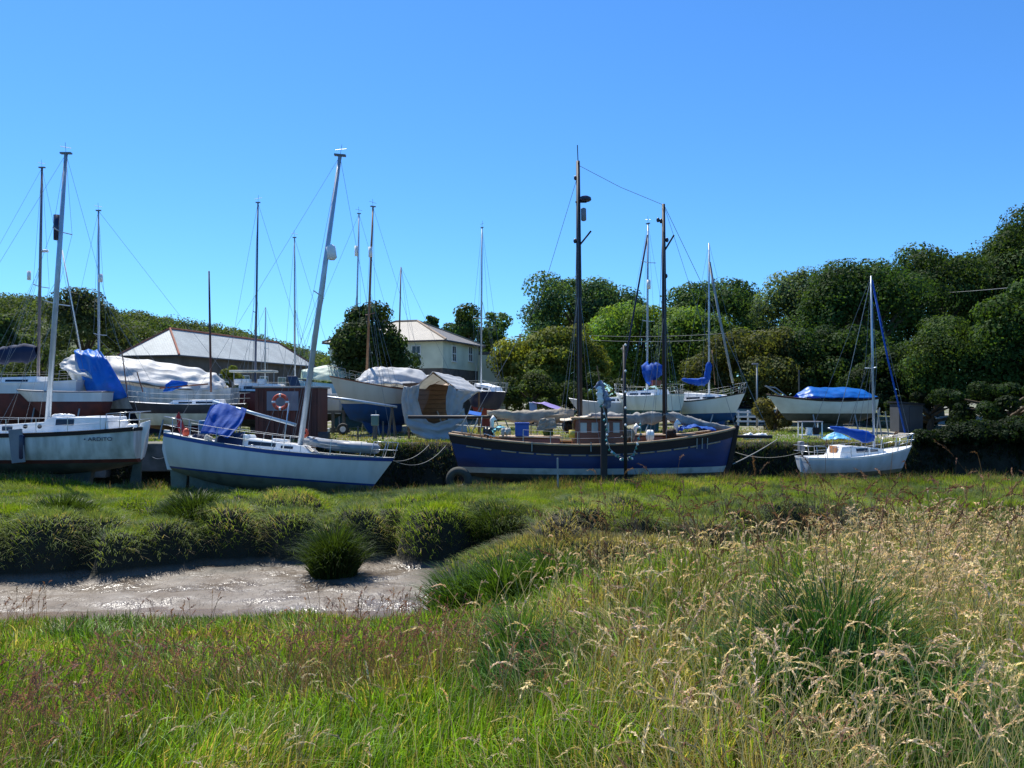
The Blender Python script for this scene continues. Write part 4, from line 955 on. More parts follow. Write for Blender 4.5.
# --- generic yard boats
def yard_boat(name, label, px, ground_y, Y, head, L, B, sh, lift, top_m, bot_m, stripe=None, pitch=0, heel=0, cabin=None, deck_m=clean, strake=None, wl=0.0, pulp=True, guards=True, group='boats laid up ashore', ts=.6, rb=.6, rs=.1, D=.5, keel=True, stands=True, p=.8, n=2.4, m=1.7, cat='sailing boat', keelm=None):
    g = gz((px - 512) / F * Y, Y)
    py = HZ + (H - (g + lift)) * F / Y
    b = Boat(name, label, px, py, Y, head, pitch, heel, L, B, sh, D, ts, rb, rs, group=group, p=p, n=n, m=m, cat=cat)
    st = strake or top_m
    bands = [('hull', top_m, ('s', .07), ('w', wl), 7, 0), ('rubbing_strake', st, ('s', 0), ('s', .07), 1, .02), ('hull_bottom', bot_m, ('w', wl), ('k', 0), 6, 0)]
    b.hull(bands); b.deck(deck_m)
    if keel:
        kd = -lift - .02
        b.fin('keel', keelm or bot_m, [(-L * .22, -D * .5), (-L * .2, kd), (L * .12, kd), (L * .2, -D * .6)], .22)
    if stands: props(b)
    if cabin:
        x0, x1, h0, h1, w = cabin; z = b.sheer(.5) - .05
        c = b.prism('coachroof', clean, [(x0 * L, z), (x1 * L, z), ((x1 - .05) * L, z + h1), ((x0 + .01) * L, z + h0)], (w * B, w * B * .75), .82); wd = b.wd
        b.window(c, (x0 + .06) * L, (x0 + (x1 - x0) * .45) * L, z + .35 * h1, z + .75 * h1, wd); b.window(c, (x0 + (x1 - x0) * .52) * L, (x1 - .1) * L, z + .35 * h1, z + .7 * h1, wd)
        b.cab = c
    if pulp: b.pulpit(.88, .55, r=.014, mt=galv); b.pulpit(.9, .55, False, nm='pushpit', r=.014, mt=galv)
    if guards: b.guard(.15, .86, 5, .5, single=True, r=.010, mt=galv)
    return b

# 5 covered boat at the right
b = yard_boat('sailing_boat', 'white dark-railed boat under a bright blue cover, propped on the grass at right', 820, 0, 49, 180, 6.1, 2.2, (1.0, .86, 1.2), .95, M('white_paint_grass_bounce', (.5, .57, .52), .5, (.35, .38, .33), .5, 2), darkbottom, wl=.12, strake=brownwood, guards=False, pulp=False, rb=.75, ts=.7, deck_m=brownwood)  # green tinge in the hull colour imitates light bounced off the grass
b.rail(brownwood, .05)
cloth('boat_cover', tarpblue, shift_rows([(-3.0, 1.15), (-2.4, 1.5), (-1.2, 1.62), (0, 1.62), (.7, 1.66), (1.4, 1.25)], [.8, 1.05, 1.15, 1.15, 1.0, .6], [.1, .5, .6, .6, .6, .3]), 50, 26, .07, 2, b.root, seed=5)
MB().tube([b.at(766, 386), b.at(790, 402)], .05, 6).build('lowered_spar', galv, b.root); MB().tube([b.at(765, 386), b.at(776, 388), b.at(786, 396)], .035, 6).build('bow_rail', galv, b.root)
MB().box(b.at(783, 400), (.5, .5, .2)).build('fore_hatch', clean, b.root, False, .03)
# 6 white boat seen over the schooner, transom to the right
b = yard_boat('sailing_boat', 'white sloop with crumpled blue sail bundle and dark teal bottom, seen between the schooner masts', 645, 0, 50, 128, 4.8, 2.3, (1.15, 1.05, 1.25), 1.05, M('pale_cream_gelcoat', (.72, .72, .64), .35, (.5, .48, .36), .5, 2, streak), teal, wl=.22, cabin=(-.28, .25, .42, .3, .62))
b.mast(b.at(647, 392), b.at(648, 224), .065, alum, [(.77, .6), (.42, .5)], None, wr=.0075)
MB().tube([b.at(647.5, 235), b.at(636, 300), b.at(622, 380, .8)], .055, 6).build('furled_jib', navycloth, b.root, True)
MB().tube([b.at(648.6, 280), b.at(648.6, 289)], .12, 8).build('radar_reflector', clean, b.root, True)
furl('sail_cover', b.at(645, 372), b.at(662, 367, -1), (.55, .28), bluecloth, b.root, .4, .05, 22, 4)
MB().box(b.at(656, 383, -.8), (.5, .7, .3), Matrix.Rotation(R(53), 3, 'Z')).build('companionway_board', mahog, b.root, False, .02)
# 7 white boat with blue bottom, bow right
b = yard_boat('sailing_boat', 'white sloop with blue bottom and slim blue sail cover, right of the schooner foremast', 712, 0, 49, -46, 4.4, 1.9, (.95, .92, 1.25), .98, M('plain_white_hull', (.68, .69, .64), .35, (.5, .5, .42), .4, 2, streak), bluebottom, wl=.12, strake=black, cabin=(-.36, .22, .5, .28, .66), rb=.55, pitch=-2)
b.mast(b.at(709, 396), b.at(709, 243), .06, alum, [], None, wr=.0075, heads=False)
MB().tube([b.at(709.5, 262), b.at(720, 320), b.at(733, 383, -.8)], .07, 7).build('furled_jib', galv, b.root, True)
furl('sail_cover', b.at(682, 379), b.at(708, 380), (.1, .24), bluecloth, b.root, .3, .1, 22, 9); furl('sail_cover_end', b.at(706, 383), b.at(709, 362), .16, bluecloth, b.root, .2, 0, 12, 10)
b.rod('boat_hook', b.at(715, 385), b.at(712, 350), .02, sparwood)
# 8 low pale hull
b = yard_boat('motor_boat', 'low pale grey hull with small white cabin, left of the crumpled blue sail bundle', 603, 0, 52, 170, 4.2, 1.8, (.95, .9, 1.15), .75, M('pale_grey_paint', (.5, .5, .52), .5, (.33, .33, .34), .5, 2, streak), darkbottom, cabin=(-.4, .02, .4, .35, .7), guards=False, pulp=False, rb=.7, cat='motor boat')
# 9 cream and blue boat
b = yard_boat('sailing_boat', 'cream boat with a bright blue bottom under a big white tarpaulin, bow towards the left', 381, 0, 48, 210, 6.0, 2.5, (1.2, 1.35, 1.95), 1.25, M('cream_topsides', (.52, .49, .40), .45, (.36, .33, .25), .5, 1.6, streak), bluebottom, wl=.42, strake=mahog, guards=True, pulp=True, rb=.45, D=.85, p=.65, ts=.72, pitch=0)
b.mast(b.at(366, 392), b.at(373, 207), .075, sparwood, [(.42, .75)], None, wr=.0075, fore=False)
MB().tube([b.at(370.5, 247), b.at(370.5, 257)], .12, 8).build('radar_reflector', clean, b.root, True)
cloth('boat_cover', tarpwhite, shift_rows([(-3.3, 1.75), (-2.5, 2.35), (-1.2, 2.5), (0, 2.6), (.8, 2.35), (1.4, 1.8)], [.7, 1.15, 1.25, 1.2, .9, .5], [.3, 1.1, 1.1, 1.1, .8, .3]), 56, 30, .11, 2.2, b.root, seed=8)
# 10 pale blue boat behind it
b = yard_boat('sailing_boat', 'light blue boat under a pale green sheet, half hidden behind the cream and blue boat', 350, 0, 54, 200, 7.5, 2.6, (1.4, 1.35, 1.7), 1.3, M('light_blue_paint', (.12, .32, .5), .45, (.08, .2, .3), .5, 2), teal, wl=.1, guards=False, pulp=False, D=.7)
b.mast(b.at(355, 388), b.at(359, 214), .06, alum, [(.48, .8)], None, wr=.0075)
MB().tube([b.at(356.5, 246), b.at(356.5, 256)], .12, 8).build('radar_reflector', clean, b.root, True)
cloth('boat_cover', tarpmint, shift_rows([(-3.0, 1.9), (-1.5, 2.6), (0, 2.6), (1.5, 2.65), (3.0, 2.3)], [1.0, 1.2, 1.25, 1.1, .5], [.7, 1.0, 1.1, 1.0, .5]), 44, 24, .1, 2.2, b.root, seed=9)
# 10b boat with a brown mast further back
b = yard_boat('sailing_boat', 'boat behind the cream boat, only its white sheet and thin brown mast showing', 418, 0, 56, 200, 5.5, 2.2, (1.2, 1.2, 1.5), 1.15, white, navy, guards=False, pulp=False)
b.mast(b.at(398, 390), b.at(401, 267), .055, sparwood, [], None, wr=.0075, heads=False)
cloth('boat_cover', tarpwhite, shift_rows([(-2.6, 1.8), (-1.0, 2.2), (.6, 2.1), (1.8, 1.7)], [.9, 1.1, 1.0, .5], [.5, .8, .8, .3]), 34, 20, .09, 2, b.root, seed=12)
# 12 dark blue and red boat
b = yard_boat('sailing_boat', 'navy boat with a red bottom and white cabin, right of the wooden hull under canvas', 489, 0, 53, -60, 3.9, 1.8, (1.0, 1.05, 1.15), 1.25, navy, M('red_antifoul', (.28, .03, .03), .6, (.12, .02, .02), .6, 2), wl=.0, strake=navy, cabin=(-.3, .25, .45, .35, .66), D=.7, pitch=5)
b.mast(b.at(481, 384), b.at(482, 228), .06, alum, [(.42, .55)], None, wr=.0075)
# 13 black and cream hull
b = yard_boat('sailing_boat', 'black-topped hull with cream lower planking and short mast, left of the rust red store', 188, 0, 43.5, 180, 6.0, 2.1, (.85, .82, .95), .95, black, darkred, strake=black, guards=True, pulp=True, rb=.5, rs=.35, ts=.35, D=.6, wl=.35, cabin=(-.3, .15, .3, .25, .6), deck_m=clean)
mb = MB(); ns = 24
for sd in (1, -1):
    mb.grid([[b.pt(i / ns, .36 - .6 * j / 4, sd, .012) for i in range(ns + 1)][::sd] for j in range(5)])
mb.build('cream_planking', cream, b.root, True)
b.mast(b.at(211, 392), b.at(209, 271), .06, M('red_brown_spar', (.09, .035, .03), .5), [], None, wr=.01, stays=False, heads=False)
b.rod('boom', b.at(208, 384), b.at(160, 388), .04, mahog)
cloth('blue_sheet', tarpblue, [[b.at(163, 392), b.at(166, 384)], [b.at(172, 391), b.at(172, 380)], [b.at(187, 385), b.at(188, 382)]], 20, 12, .08, 2, b.root, seed=3)
MB().tube([b.at(143, 392), b.at(137, 372)], .03, 5).build('crutch_post', mahog, b.root); MB().tube([b.at(128, 398), b.at(122, 352)], .03, 5).build('crutch_post', mahog, b.root)
# 14 big tarp-covered boat
b = yard_boat('sailing_boat', 'long white hull under grey-white sheeting with a large bright blue tarpaulin over its bow', 150, 0, 47.5, 180, 9.6, 3.0, (1.3, 1.3, 2.5), 1.25, whitew, M('dark_blue_antifoul', (.015, .02, .05), .7), wl=.15, guards=False, pulp=False, rb=.62, D=.9, strake=whitew, p=.6)
b.mast(b.at(99, 388), b.at(98.5, 211), .07, alum, [(.30, .75)], None, wr=.0075, fore=True)
MB().tube([b.at(100.5, 274), b.at(100.5, 282)], .12, 8).build('radar_reflector', clean, b.root, True)
cloth('boat_cover', tarpwhite, shift_rows([(-4.3, 1.5), (-3.6, 2.1), (-2.2, 2.45), (0, 2.9), (2.5, 3.15), (4.3, 3.15), (4.95, 2.75)], [.8, 1.25, 1.5, 1.55, 1.5, .9, .25], [.4, .95, 1.2, 1.35, 1.4, .9, .3]), 70, 34, .11, 3, b.root, seed=11, fold=(.035, 9, 0, 0))
cloth('bow_tarpaulin', tarpblue, [[b.at(76, 350, .6), b.at(74, 350), b.at(74, 352, -.4), b.at(85, 388, -1.3), b.at(92, 414, -1.6)], [b.at(88, 350, .8), b.at(88, 350), b.at(90, 356, -1.0), b.at(97, 385, -1.75), b.at(105, 403, -1.8)], [b.at(101, 351, 1), b.at(101, 351), b.at(106, 358, -1.3), b.at(118, 378, -1.85), b.at(128, 397, -1.9)]], 34, 44, .05, 2.4, b.root, seed=13, fold=(.03, 3, 0, 0))
# 15 leftmost red-bottomed boat
b = yard_boat('sailing_boat', 'white boat with deep rust red bottom and navy furled sail at the left edge', 5, 0, 46.5, 180, 8.8, 2.8, (1.5, 1.35, 1.5), 1.45, white, redbottom, wl=.78, D=1.1, n=4, ts=.7, cabin=(-.25, .2, .4, .3, .6), group='boats laid up ashore')
b.mast(b.at(38, 392), b.at(42, 168), .085, M('bronze_spar', (.22, .19, .2), .4, metal=.3), [(.47, .8)], None, wr=.0075, fore=True)
MB().tube([b.at(42, 251), b.at(48, 251)], .08, 8).build('deck_light', clean, b.root, True)
MB().tube([b.at(29, 271), b.at(29, 280)], .1, 8).build('radar_reflector', clean, b.root, True)
bo = b.rod('boom', b.at(36, 357), b.at(-40, 360), .05, alum)
furl('furled_sail', b.at(-40, 357), b.at(37, 351), (.3, .5), navycloth, bo, .25, .05, 30, 2)
b.rod('white_pole', b.at(81, 352), b.at(62, 250), .035, clean)
# 16 boat with raked bow in front of it
b = yard_boat('motor_boat', 'white raked-bow hull with rust red bottom directly left of the blue tarpaulin', 62, 0, 44.5, 180, 4.8, 2.1, (.95, .95, 1.05), 1.45, white, redbottom, wl=.42, D=.9, guards=False, pulp=False, rb=1.0, n=4, cat='motor boat', strake=panelgrey, deck_m=panelgrey)
# 17 dark red cruiser behind the store
b = yard_boat('motor_boat', 'dark red hull with a white cabin and raked windscreen, showing behind the rust red store', 270, 0, 49, 0, 5.4, 2.2, (1.6, 1.6, 1.6), .75, darkred, darkbottom, guards=True, pulp=False, rb=.4, cat='motor boat', strake=brownwood, cabin=(-.3, .18, .55, .45, .7))
b.mast(b.at(255, 392), b.at(258, 203), .065, M('blue_grey_spar', (.06, .09, .17), .4), [(.42, .3)], None, wr=.0075, chain=.3)
MB().box(b.at(254, 371.5), (2.5, 1.2, .12)).build('canopy_roof', M('pale_canopy', (.5, .52, .46), .6), b.root, False, .04)
for px in (234, 274):
    for o_ in (-.5, .5): MB().tube([b.at(px, 372, o_), b.at(px, 386, o_)], .025, 5).build('canopy_post', galv, b.root)
MB().add([b.at(287, 376, -.7), b.at(297, 376, -.7), b.at(302, 389, -.8), b.at(291, 389, -.8), b.at(287, 376, .7), b.at(297, 376, .7), b.at(302, 389, .8), b.at(291, 389, .8)], [(0, 1, 2, 3), (4, 7, 6, 5), (0, 4, 5, 1), (1, 5, 6, 2), (2, 6, 7, 3), (3, 7, 4, 0)]).build('windscreen', navy, b.root, False, .02)
for px in (239, 247, 262): MB().box(b.at(px, 382, -.4), (.42, .5, .34)).build('deck_locker', clean, b.root, False, .06)
# 18 small cabin boat
b = yard_boat('sailing_boat', 'small white boat with a pale mast between the rust red store and the cream boat', 312, 0, 51, 178, 3.6, 1.7, (1.2, 1.15, 1.25), .95, white, darkbottom, guards=False, pulp=False, cabin=(-.3, .3, .45, .4, .75), group='boats laid up ashore')
b.mast(b.at(295, 392), b.at(294.5, 238), .055, alum, [(.30, .5)], None, wr=.0075)
# 19 far boat with thin mast
b = yard_boat('sailing_boat', 'small boat behind the dark red hull, with the shortest pale mast before the slate roof', 262, 0, 57, 180, 4.5, 1.8, (1.0, 1, 1.1), .9, white, darkbottom, guards=False, pulp=False, cabin=(-.3, .3, .4, .3, .7))
b.mast(b.at(265, 390), b.at(265.5, 307), .04, alum, [(.5, .5)], None, wr=.0075, heads=False)
# lone mast left edge
# --- 11 wooden hull under tent
b = yard_boat('wooden_boat', 'bare wooden planked hull in build, seen end-on inside the canvas shelter', 438, 0, 47.4, 64, 4.4, 2.2, (1.55, 1.45, 1.7), 1.2, plankw, plankw, wl=.1, strake=plankw, guards=False, pulp=False, cat='wooden boat', ts=.78, deck_m=teak, D=1.05, group=None, rs=.0, n=1.9, m=1.35)
mb = MB()
for k in range(9):
    z = 1.4 - k * .24
    for sd in (1, -1): mb.tube([b.pt(i / 16, z, sd, .012) for i in range(17)], .014, 4)
    q = b.pt(0, z, 1); mb.tube([(q.x - .01, q.y, z), (q.x - .075, 0, z), (q.x - .01, -q.y, z)], .012, 4)
mb.build('plank_seam', M('dark_seam_caulk', (.09, .05, .03), .9), b.root)  # thin dark lines along the plank joints
def shelter():
    Y = 43.6; c = P(436, 440, Y); rt = empty('boat_shelter', Vector((c.x, c.y, gz(c.x, c.y))), 'grey and white canvas shelter on timber hoops round the wooden hull, open towards the water', 'shelter')
    o = rt.location
    def L(px, py, off=0): return P(px, py, Y + off) - o
    # front arch posts and rear posts
    for px, py, off in ((409, 388, -.6), (456, 390, -.6), (479, 392, 3.5)): MB().tube([Vector((L(px, py, off).x, L(px, py, off).y, gz(L(px, py, off).x + o.x, L(px, py, off).y + o.y) - o.z - .1)), L(px, py, off)], .06, 7).build('post', sparwood, rt)
    for f0 in ((-.6, 0), (1.8, 0), (4.2, 0)):
        off = f0[0]; k = (off + .6) / 4.8; MB().tube([L(412 + 24 * k, 389, off), L(433 + 29 * k, 373 + 7 * k, off), L(456 + 24 * k, 389 + 3 * k, off)], .04, 6).build('rafter', sparwood, rt)
    MB().tube([L(433, 373, -.6), L(462, 380, 3.6)], .045, 6).build('ridge_pole', sparwood, rt)
    cloth('roof_sheet', tarpwhite, [[L(412, 389, -.7), L(423, 380, -.7), L(433, 371.5, -.7), L(445, 380, -.7), L(457, 389, -.7)], [L(436, 388, 3.6), L(449, 382, 3.6), L(463, 378, 3.6), L(472, 384, 3.6), L(482, 392, 3.6)]], 30, 36, .03, 2, rt, seed=2, fold=(0, 0, .012, 7))
    cloth('right_flap', tarpgrey, [[L(449, 384, -.75), L(457, 390, -.75), L(479, 391, 2.5)], [L(446, 397, -.8), L(457, 399, -.8), L(462, 403, 0)], [L(446, 410, -.8), L(454, 415, -.8), L(460, 420, -.5)], [L(449, 424, -.9), L(455, 425, -.9), L(460, 426, -.8)]], 34, 18, .05, 2.5, rt, seed=3, fold=(0, 0, .04, 3))
    cloth('left_curtain', tarpgrey, [[L(404, 386, -.6), L(410, 387, -.8), L(420, 384, -.8)], [L(402, 398, -.6), L(408, 400, -.8), L(418, 400, -.8)], [L(403, 412, -.6), L(412, 413, -.85), L(422, 414, -.8)], [L(406, 424, -.6), L(418, 426, -.9), L(430, 424, -.8)]], 34, 20, .06, 2.5, rt, seed=5, fold=(0, 0, .05, 3))
    cloth('front_sheet', tarpgrey, [[L(405, 412, -.85), L(420, 419, -.95), L(434, 424, -1.0), L(448, 420, -.95), L(464, 408, -.8)], [L(407, 426, -.9), L(422, 431, -1.1), L(438, 434, -1.1), L(452, 431, -1.0), L(466, 420, -.8)], [L(416, 436, -1.0), L(428, 440, -1.2), L(440, 443, -1.2), L(455, 443, -1.1), L(468, 440, -.8)]], 34, 40, .05, 2.5, rt, seed=7, fold=(.04, 2.5, 0, 0))
shelter()

# ------------------------------------------------------------------ buildings
def hip_building(name, label, A, u, Lu, Lv, g, eave, rise, wallm, roofm, over=.35, ridge_tile=tile_red, base=None, chim=None, tilew=.09):
    u = Vector((u[0], u[1], 0)).normalized(); v = Vector((-u.y, u.x, 0))
    rt = empty(name, Vector((A[0], A[1], g)), label, 'building')
    O = Vector((0, 0, 0))
    def Q(a, b_, z): return O + u * a + v * b_ + Vector((0, 0, z))
    e = eave - g
    def boxw(nm, mt, a0, a1, b0, b1, z0, z1, parent=None, bev=0):
        vs = [Q(a0, b0, z0), Q(a1, b0, z0), Q(a1, b1, z0), Q(a0, b1, z0), Q(a0, b0, z1), Q(a1, b0, z1), Q(a1, b1, z1), Q(a0, b1, z1)]
        return MB().add(vs, [(0, 3, 2, 1), (4, 5, 6, 7), (0, 1, 5, 4), (1, 2, 6, 5), (2, 3, 7, 6), (3, 0, 4, 7)]).build(nm, mt, parent or rt, False, bev)
    split = base[0] - g if base else 0
    wl = boxw('wall', wallm, 0, Lu, 0, Lv, split - (.3 if not base else 0), e)
    if base: boxw('ground_floor_wall', base[1], .04, Lu - .04, .04, Lv - .04, -.4, split)
    h = min(Lu, Lv) / 2; o_ = over
    if Lu >= Lv: r0, r1 = Q(h, Lv / 2, e + rise), Q(Lu - h, Lv / 2, e + rise)
    else: r0, r1 = Q(Lu / 2, h, e + rise), Q(Lu / 2, Lv - h, e + rise)
    c = [Q(-o_, -o_, e), Q(Lu + o_, -o_, e), Q(Lu + o_, Lv + o_, e), Q(-o_, Lv + o_, e)]
    mb = MB(); uvs = {}
    faces = [(c[0], c[1], r1, r0), (c[1], c[2], r1), (c[2], c[3], r0, r1), (c[3], c[0], r0)] if Lu >= Lv else [(c[0], c[1], r0), (c[1], c[2], r1, r0), (c[2], c[3], r1), (c[3], c[0], r0, r1)]
    for f in faces:
        i0 = len(mb.v); mb.add(f, [tuple(range(len(f)))]); d = (f[1] - f[0]).normalized(); nn = (f[1] - f[0]).cross(f[2] - f[0]).normalized(); up = nn.cross(d)
        for k, p_ in enumerate(f): uvs[i0 + k] = ((p_ - f[0]).dot(d), (p_ - f[0]).dot(up))
    low = [Q(-o_, -o_, e - .02), Q(Lu + o_, -o_, e - .02), Q(Lu + o_, Lv + o_, e - .02), Q(-o_, Lv + o_, e - .02)]
    i0 = len(mb.v); mb.add(low, [(3, 2, 1, 0)], 1)
    for k in range(4): uvs[i0 + k] = (0, 0)
    rf = mb.build('roof', [roofm, brownwood], rt, False, 0, 0, uvs)
    rtile = MB(); rtile.tube([r0 + Vector((0, 0, .03)), r1 + Vector((0, 0, .03))], tilew, 6)
    hips = [(c[0], r0), (c[1], r1), (c[2], r1), (c[3], r0)] if Lu >= Lv else [(c[0], r0), (c[1], r0), (c[2], r1), (c[3], r1)]
    for a, b_ in hips: rtile.tube([a + Vector((0, 0, .03)), b_ + Vector((0, 0, .03))], tilew * .85, 6)
    rtile.build('ridge_tiles', ridge_tile, rf)
    gt = MB(); gt.tube([p_ + Vector((0, 0, -.06)) for p_ in c + [c[0]]], .06, 6); gt.build('gutter', black, rf)
    def win(face, a, z, w, hh):
        # face 'u' on b=0 side, 'v' on a=Lu side
        z -= g
        def T(s_, d_, zz): return Q(s_, -d_, zz) if face == 'u' else Q(Lu + d_, s_, zz)
        def slab(nm, mt, s0, s1, z0, z1, d0, d1, par):
            vs = [T(s0, d0, z0), T(s1, d0, z0), T(s1, d0, z1), T(s0, d0, z1), T(s0, d1, z0), T(s1, d1, z0), T(s1, d1, z1), T(s0, d1, z1)]
            return MB().add(vs, [(0, 1, 2, 3), (7, 6, 5, 4), (0, 4, 5, 1), (1, 5, 6, 2), (2, 6, 7, 3), (3, 7, 4, 0)]).build(nm, mt, par)
        wn = slab('window', glass, a, a + w, z, z + hh, -.02, .02, rt)
        fr = MB()
        slab('sill', frame_w, a - .1, a + w + .1, z - .1, z - .005, 0, .12, wn)
        for (s0, s1, z0, z1) in ((a - .06, a, z, z + hh), (a + w, a + w + .06, z, z + hh), (a - .06, a + w + .06, z + hh, z + hh + .07), (a, a + w, z + hh / 2 - .03, z + hh / 2 + .03), (a + w / 2 - .015, a + w / 2 + .015, z, z + hh)):
            i0 = len(fr.v); fr.add([T(s0, -.01, z0), T(s1, -.01, z0), T(s1, -.01, z1), T(s0, -.01, z1), T(s0, .05, z0), T(s1, .05, z0), T(s1, .05, z1), T(s0, .05, z1)], [(0, 1, 2, 3), (7, 6, 5, 4), (0, 4, 5, 1), (1, 5, 6, 2), (2, 6, 7, 3), (3, 7, 4, 0)])
        fr.build('frame', frame_w, wn)
    return rt, win, Q, boxw
# cream house: near corner seen at px 443
A1 = P(443, 340, 60); uh = Vector((6.7, -2.19)); uh.normalize()
Lh = 9.0; start = (A1.x - uh.x * Lh, A1.y - uh.y * Lh)
hs, win, Q, bw = hip_building('cream_house', 'cream rendered house with a grey hipped slate roof and sash windows behind the boatyard', start, uh, Lh, 7.2, gz(-8, 62), A1.z, 1.75, wallcream, slate_warm, .4, M('lichen_ridge', (.34, .25, .17), .8), base=(P(443, 368, 60).z, stone))
win('u', Lh - 2.35, P(420, 361, 60.6).z, .6, 1.05); win('u', Lh - 5.2, P(420, 361, 60.6).z, .6, 1.05)
win('v', 1.7, P(454, 361, 62).z, .65, 1.05); win('v', 5.0, P(470, 361, 65).z, .7, 1.05)
bw('porch_wall', wallcream, Lh - 1.5, Lh + 1.6, 7.25, 9.0, -.3, P(482, 355, 67).z - gz(-8, 62))
bw('porch_roof', slate_warm, Lh - 1.6, Lh + 1.9, 7.2, 9.2, P(482, 355, 67).z - gz(-8, 62), P(482, 352, 67).z - gz(-8, 62))
ch = bw('chimney', stone, 2.2, 2.9, 3.0, 3.8, 6.6, 8.0)
# long shed
A2 = P(178, 355, 58); us = Vector((18.8, -4.5)); us.normalize(); Ls = 4.25
start = (A2.x - us.x * Ls, A2.y - us.y * Ls)
sh_, win, Q, bw = hip_building('slate_roofed_shed', 'long low building with pale slate roof and red ridge tiles behind the covered boats', start, us, Ls, 19.5, gz(-22, 60), A2.z, 2.0, M('shed_wall', (.11, .10, .09), .9, (.05, .045, .04), .7, 1.2), slate_pale, .3)
for k in range(6): win('v', 2.0 + 2.9 * k, A2.z - 2.2, 1.2, 1.0)

# rust red store with lifebuoy
Y = 41.9; a = P(255, 388, Y); c2 = P(318, 440, Y); g = gz(a.x, Y)
o = empty('storage_container', Vector(((a.x + c2.x) / 2, Y + 1.1, g)), 'rust red steel store with a flat roof at the quay edge, carrying a lifebuoy', 'container')
wdt, hgt = c2.x - a.x, a.z - g
MB().box((0, 0, hgt / 2 - .2), (wdt, 2.2, hgt + .4)).build('body', rust, o, False, .02)
rb = MB()
for k in range(12): rb.box((-wdt / 2 + .12 + k * (wdt - .24) / 11, -1.12, hgt / 2), (.1, .05, hgt - .2))
rb.build('corrugation', rust, o)
MB().box((0, 0, hgt + .04), (wdt + .2, 2.4, .09)).build('roof', M('grey_roof_sheet', (.25, .26, .25), .7), o, False, .02)
pq = P(281, 401, 41.9) - o.location
MB().box((pq.x + .1, -1.17, pq.z), (1.55, .04, .95)).build('backing_board', panelgrey, o)
lb = P(280, 402, 40.6); lbo = MB().torus(lb + Vector((0, .05, 0)), (0, 1, 0), .32, .085, 28, 10).build('lifebuoy', orange, None, True); tagp(lbo, 'orange lifebuoy with white bands hanging on the rust red store', 'lifebuoy')
for k in range(4):
    an = k * math.pi / 2; cc = lb + Vector((.32 * math.cos(an), .05, .32 * math.sin(an))); tn = Vector((-math.sin(an), 0, math.cos(an)))
    MB().tube([cc - tn * .05, cc + tn * .05], .092, 12).build('white_band', clean, lbo, True)

# ------------------------------------------------------------------ yard furniture
def single(o, label, cat, group=None): return tagp(o, label, cat, group)
def gp(px, Y, dz=0):
    x = (px - 512) / F * Y; return Vector((x, Y, gz(x, Y) + dz))
# spar resting on trestles
for px, Yk in ((318, 45), (392, 45)):
    g0 = gp(px, Yk); t = empty('trestle', g0, 'timber trestle under the %s end of the long grey spar' % ('left' if px < 350 else 'right'), 'trestle', group='spar trestles'); top = P(px, 396 + (px - 312) * .13, Yk).z - g0.z - .05
    for s1 in (-.35, .35):
        for s2 in (-.2, .2): MB().tube([(s2, s1, -.03), (0, s1 * .4, top)], .035, 6).build('leg', postw, t)
    MB().box((0, 0, top), (.12, .7, .08)).build('beam', postw, t)
o = MB().tube([P(300, 393.5, 45), P(350, 400, 45), P(397, 407, 45)], [.05, .08, .06], 8).build('spare_mast', alum, None, True); tagp(o, 'long silver spar lying across trestles in front of the cream boat', 'mast')
o = empty('hookup_post', gp(375, 42.6), 'grey-green service post with a pale head in the yard grass before the cream boat', 'post')
MB().box((0, 0, .35), (.2, .2, .8)).build('post', postw, o, False, .02); MB().box((0, 0, .98), (.36, .28, .5)).build('head', green_p, o, False, .05); MB().box((0, 0, 1.25), (.4, .32, .06)).build('cap', clean, o, False, .03)
o = MB().tube([gp(383, 42.4, -.1), gp(383, 42.4, .95)], .045, 7).build('short_post', postw, None); single(o, 'short dark stake beside the service post', 'post')
o = MB().tube([gp(358, 41.5, -.1), gp(358, 41.5, .75)], .04, 7).build('short_post', postw, None)
single(o, 'thin stake in the yard grass left of the service post', 'post')
# trailer wheels
def wheel(nm, px, Y, r, label):
    q = gp(px, Y, r); o = empty(nm, q, label, 'wheel'); MB().torus((0, 0, 0), (0, 1, 0), r * .72, r * .28, 24, 8, squash=1.2).build('tyre', tyre, o, True); MB().tube([(0, -.06, 0), (0, .06, 0)], r * .5, 16).build('rim', clean, o, False)
wheel('cradle_wheel', 343, 46.6, .33, 'black cradle wheel with white rim left of the cream and blue boat')
o = empty('launching_cradle', gp(333, 47.5), 'dark timber launching cradle behind the wheel near the cream boat', 'cradle')
for x_ in (-.7, 0, .6): MB().box((x_, 0, .6), (.16, .16, 1.3)).build('upright', postw, o, False, .01)
MB().box((0, 0, 1.25), (1.7, .18, .14)).build('crossbeam', postw, o); MB().box((0, 0, .15), (1.9, .2, .14)).build('skid', postw, o)
o = empty('water_trough', gp(320, 45.5), 'low white trough on the gravel right of the rust red store', 'trough'); MB().box((0, 0, .3), (.95, .4, .3), None, 0, 1.08).build('tub', clean, o, False, .04)
for x_ in (-.35, .35): MB().box((x_, 0, .08), (.08, .36, .2)).build('foot', postw, o)
o = MB().tube([gp(205, 41.2, -.02), gp(205, 41.2, .05), gp(205, 41.2, .62), gp(205, 41.2, .7)], [.27, .3, .3, .27], 16).build('plastic_barrel', M('faded_blue_barrel', (.03, .14, .3), .5), None, True)
o.location.z = .35; single(o, 'faded blue barrel behind the stern of the blue-striped sloop', 'barrel')
o = MB().box(gp(324, 41.0, .25), (.55, .5, .5), None, 0, .9).build('black_crate', black, None, False, .04); single(o, 'small black bin beside the rust red store above the dinghy', 'bin')
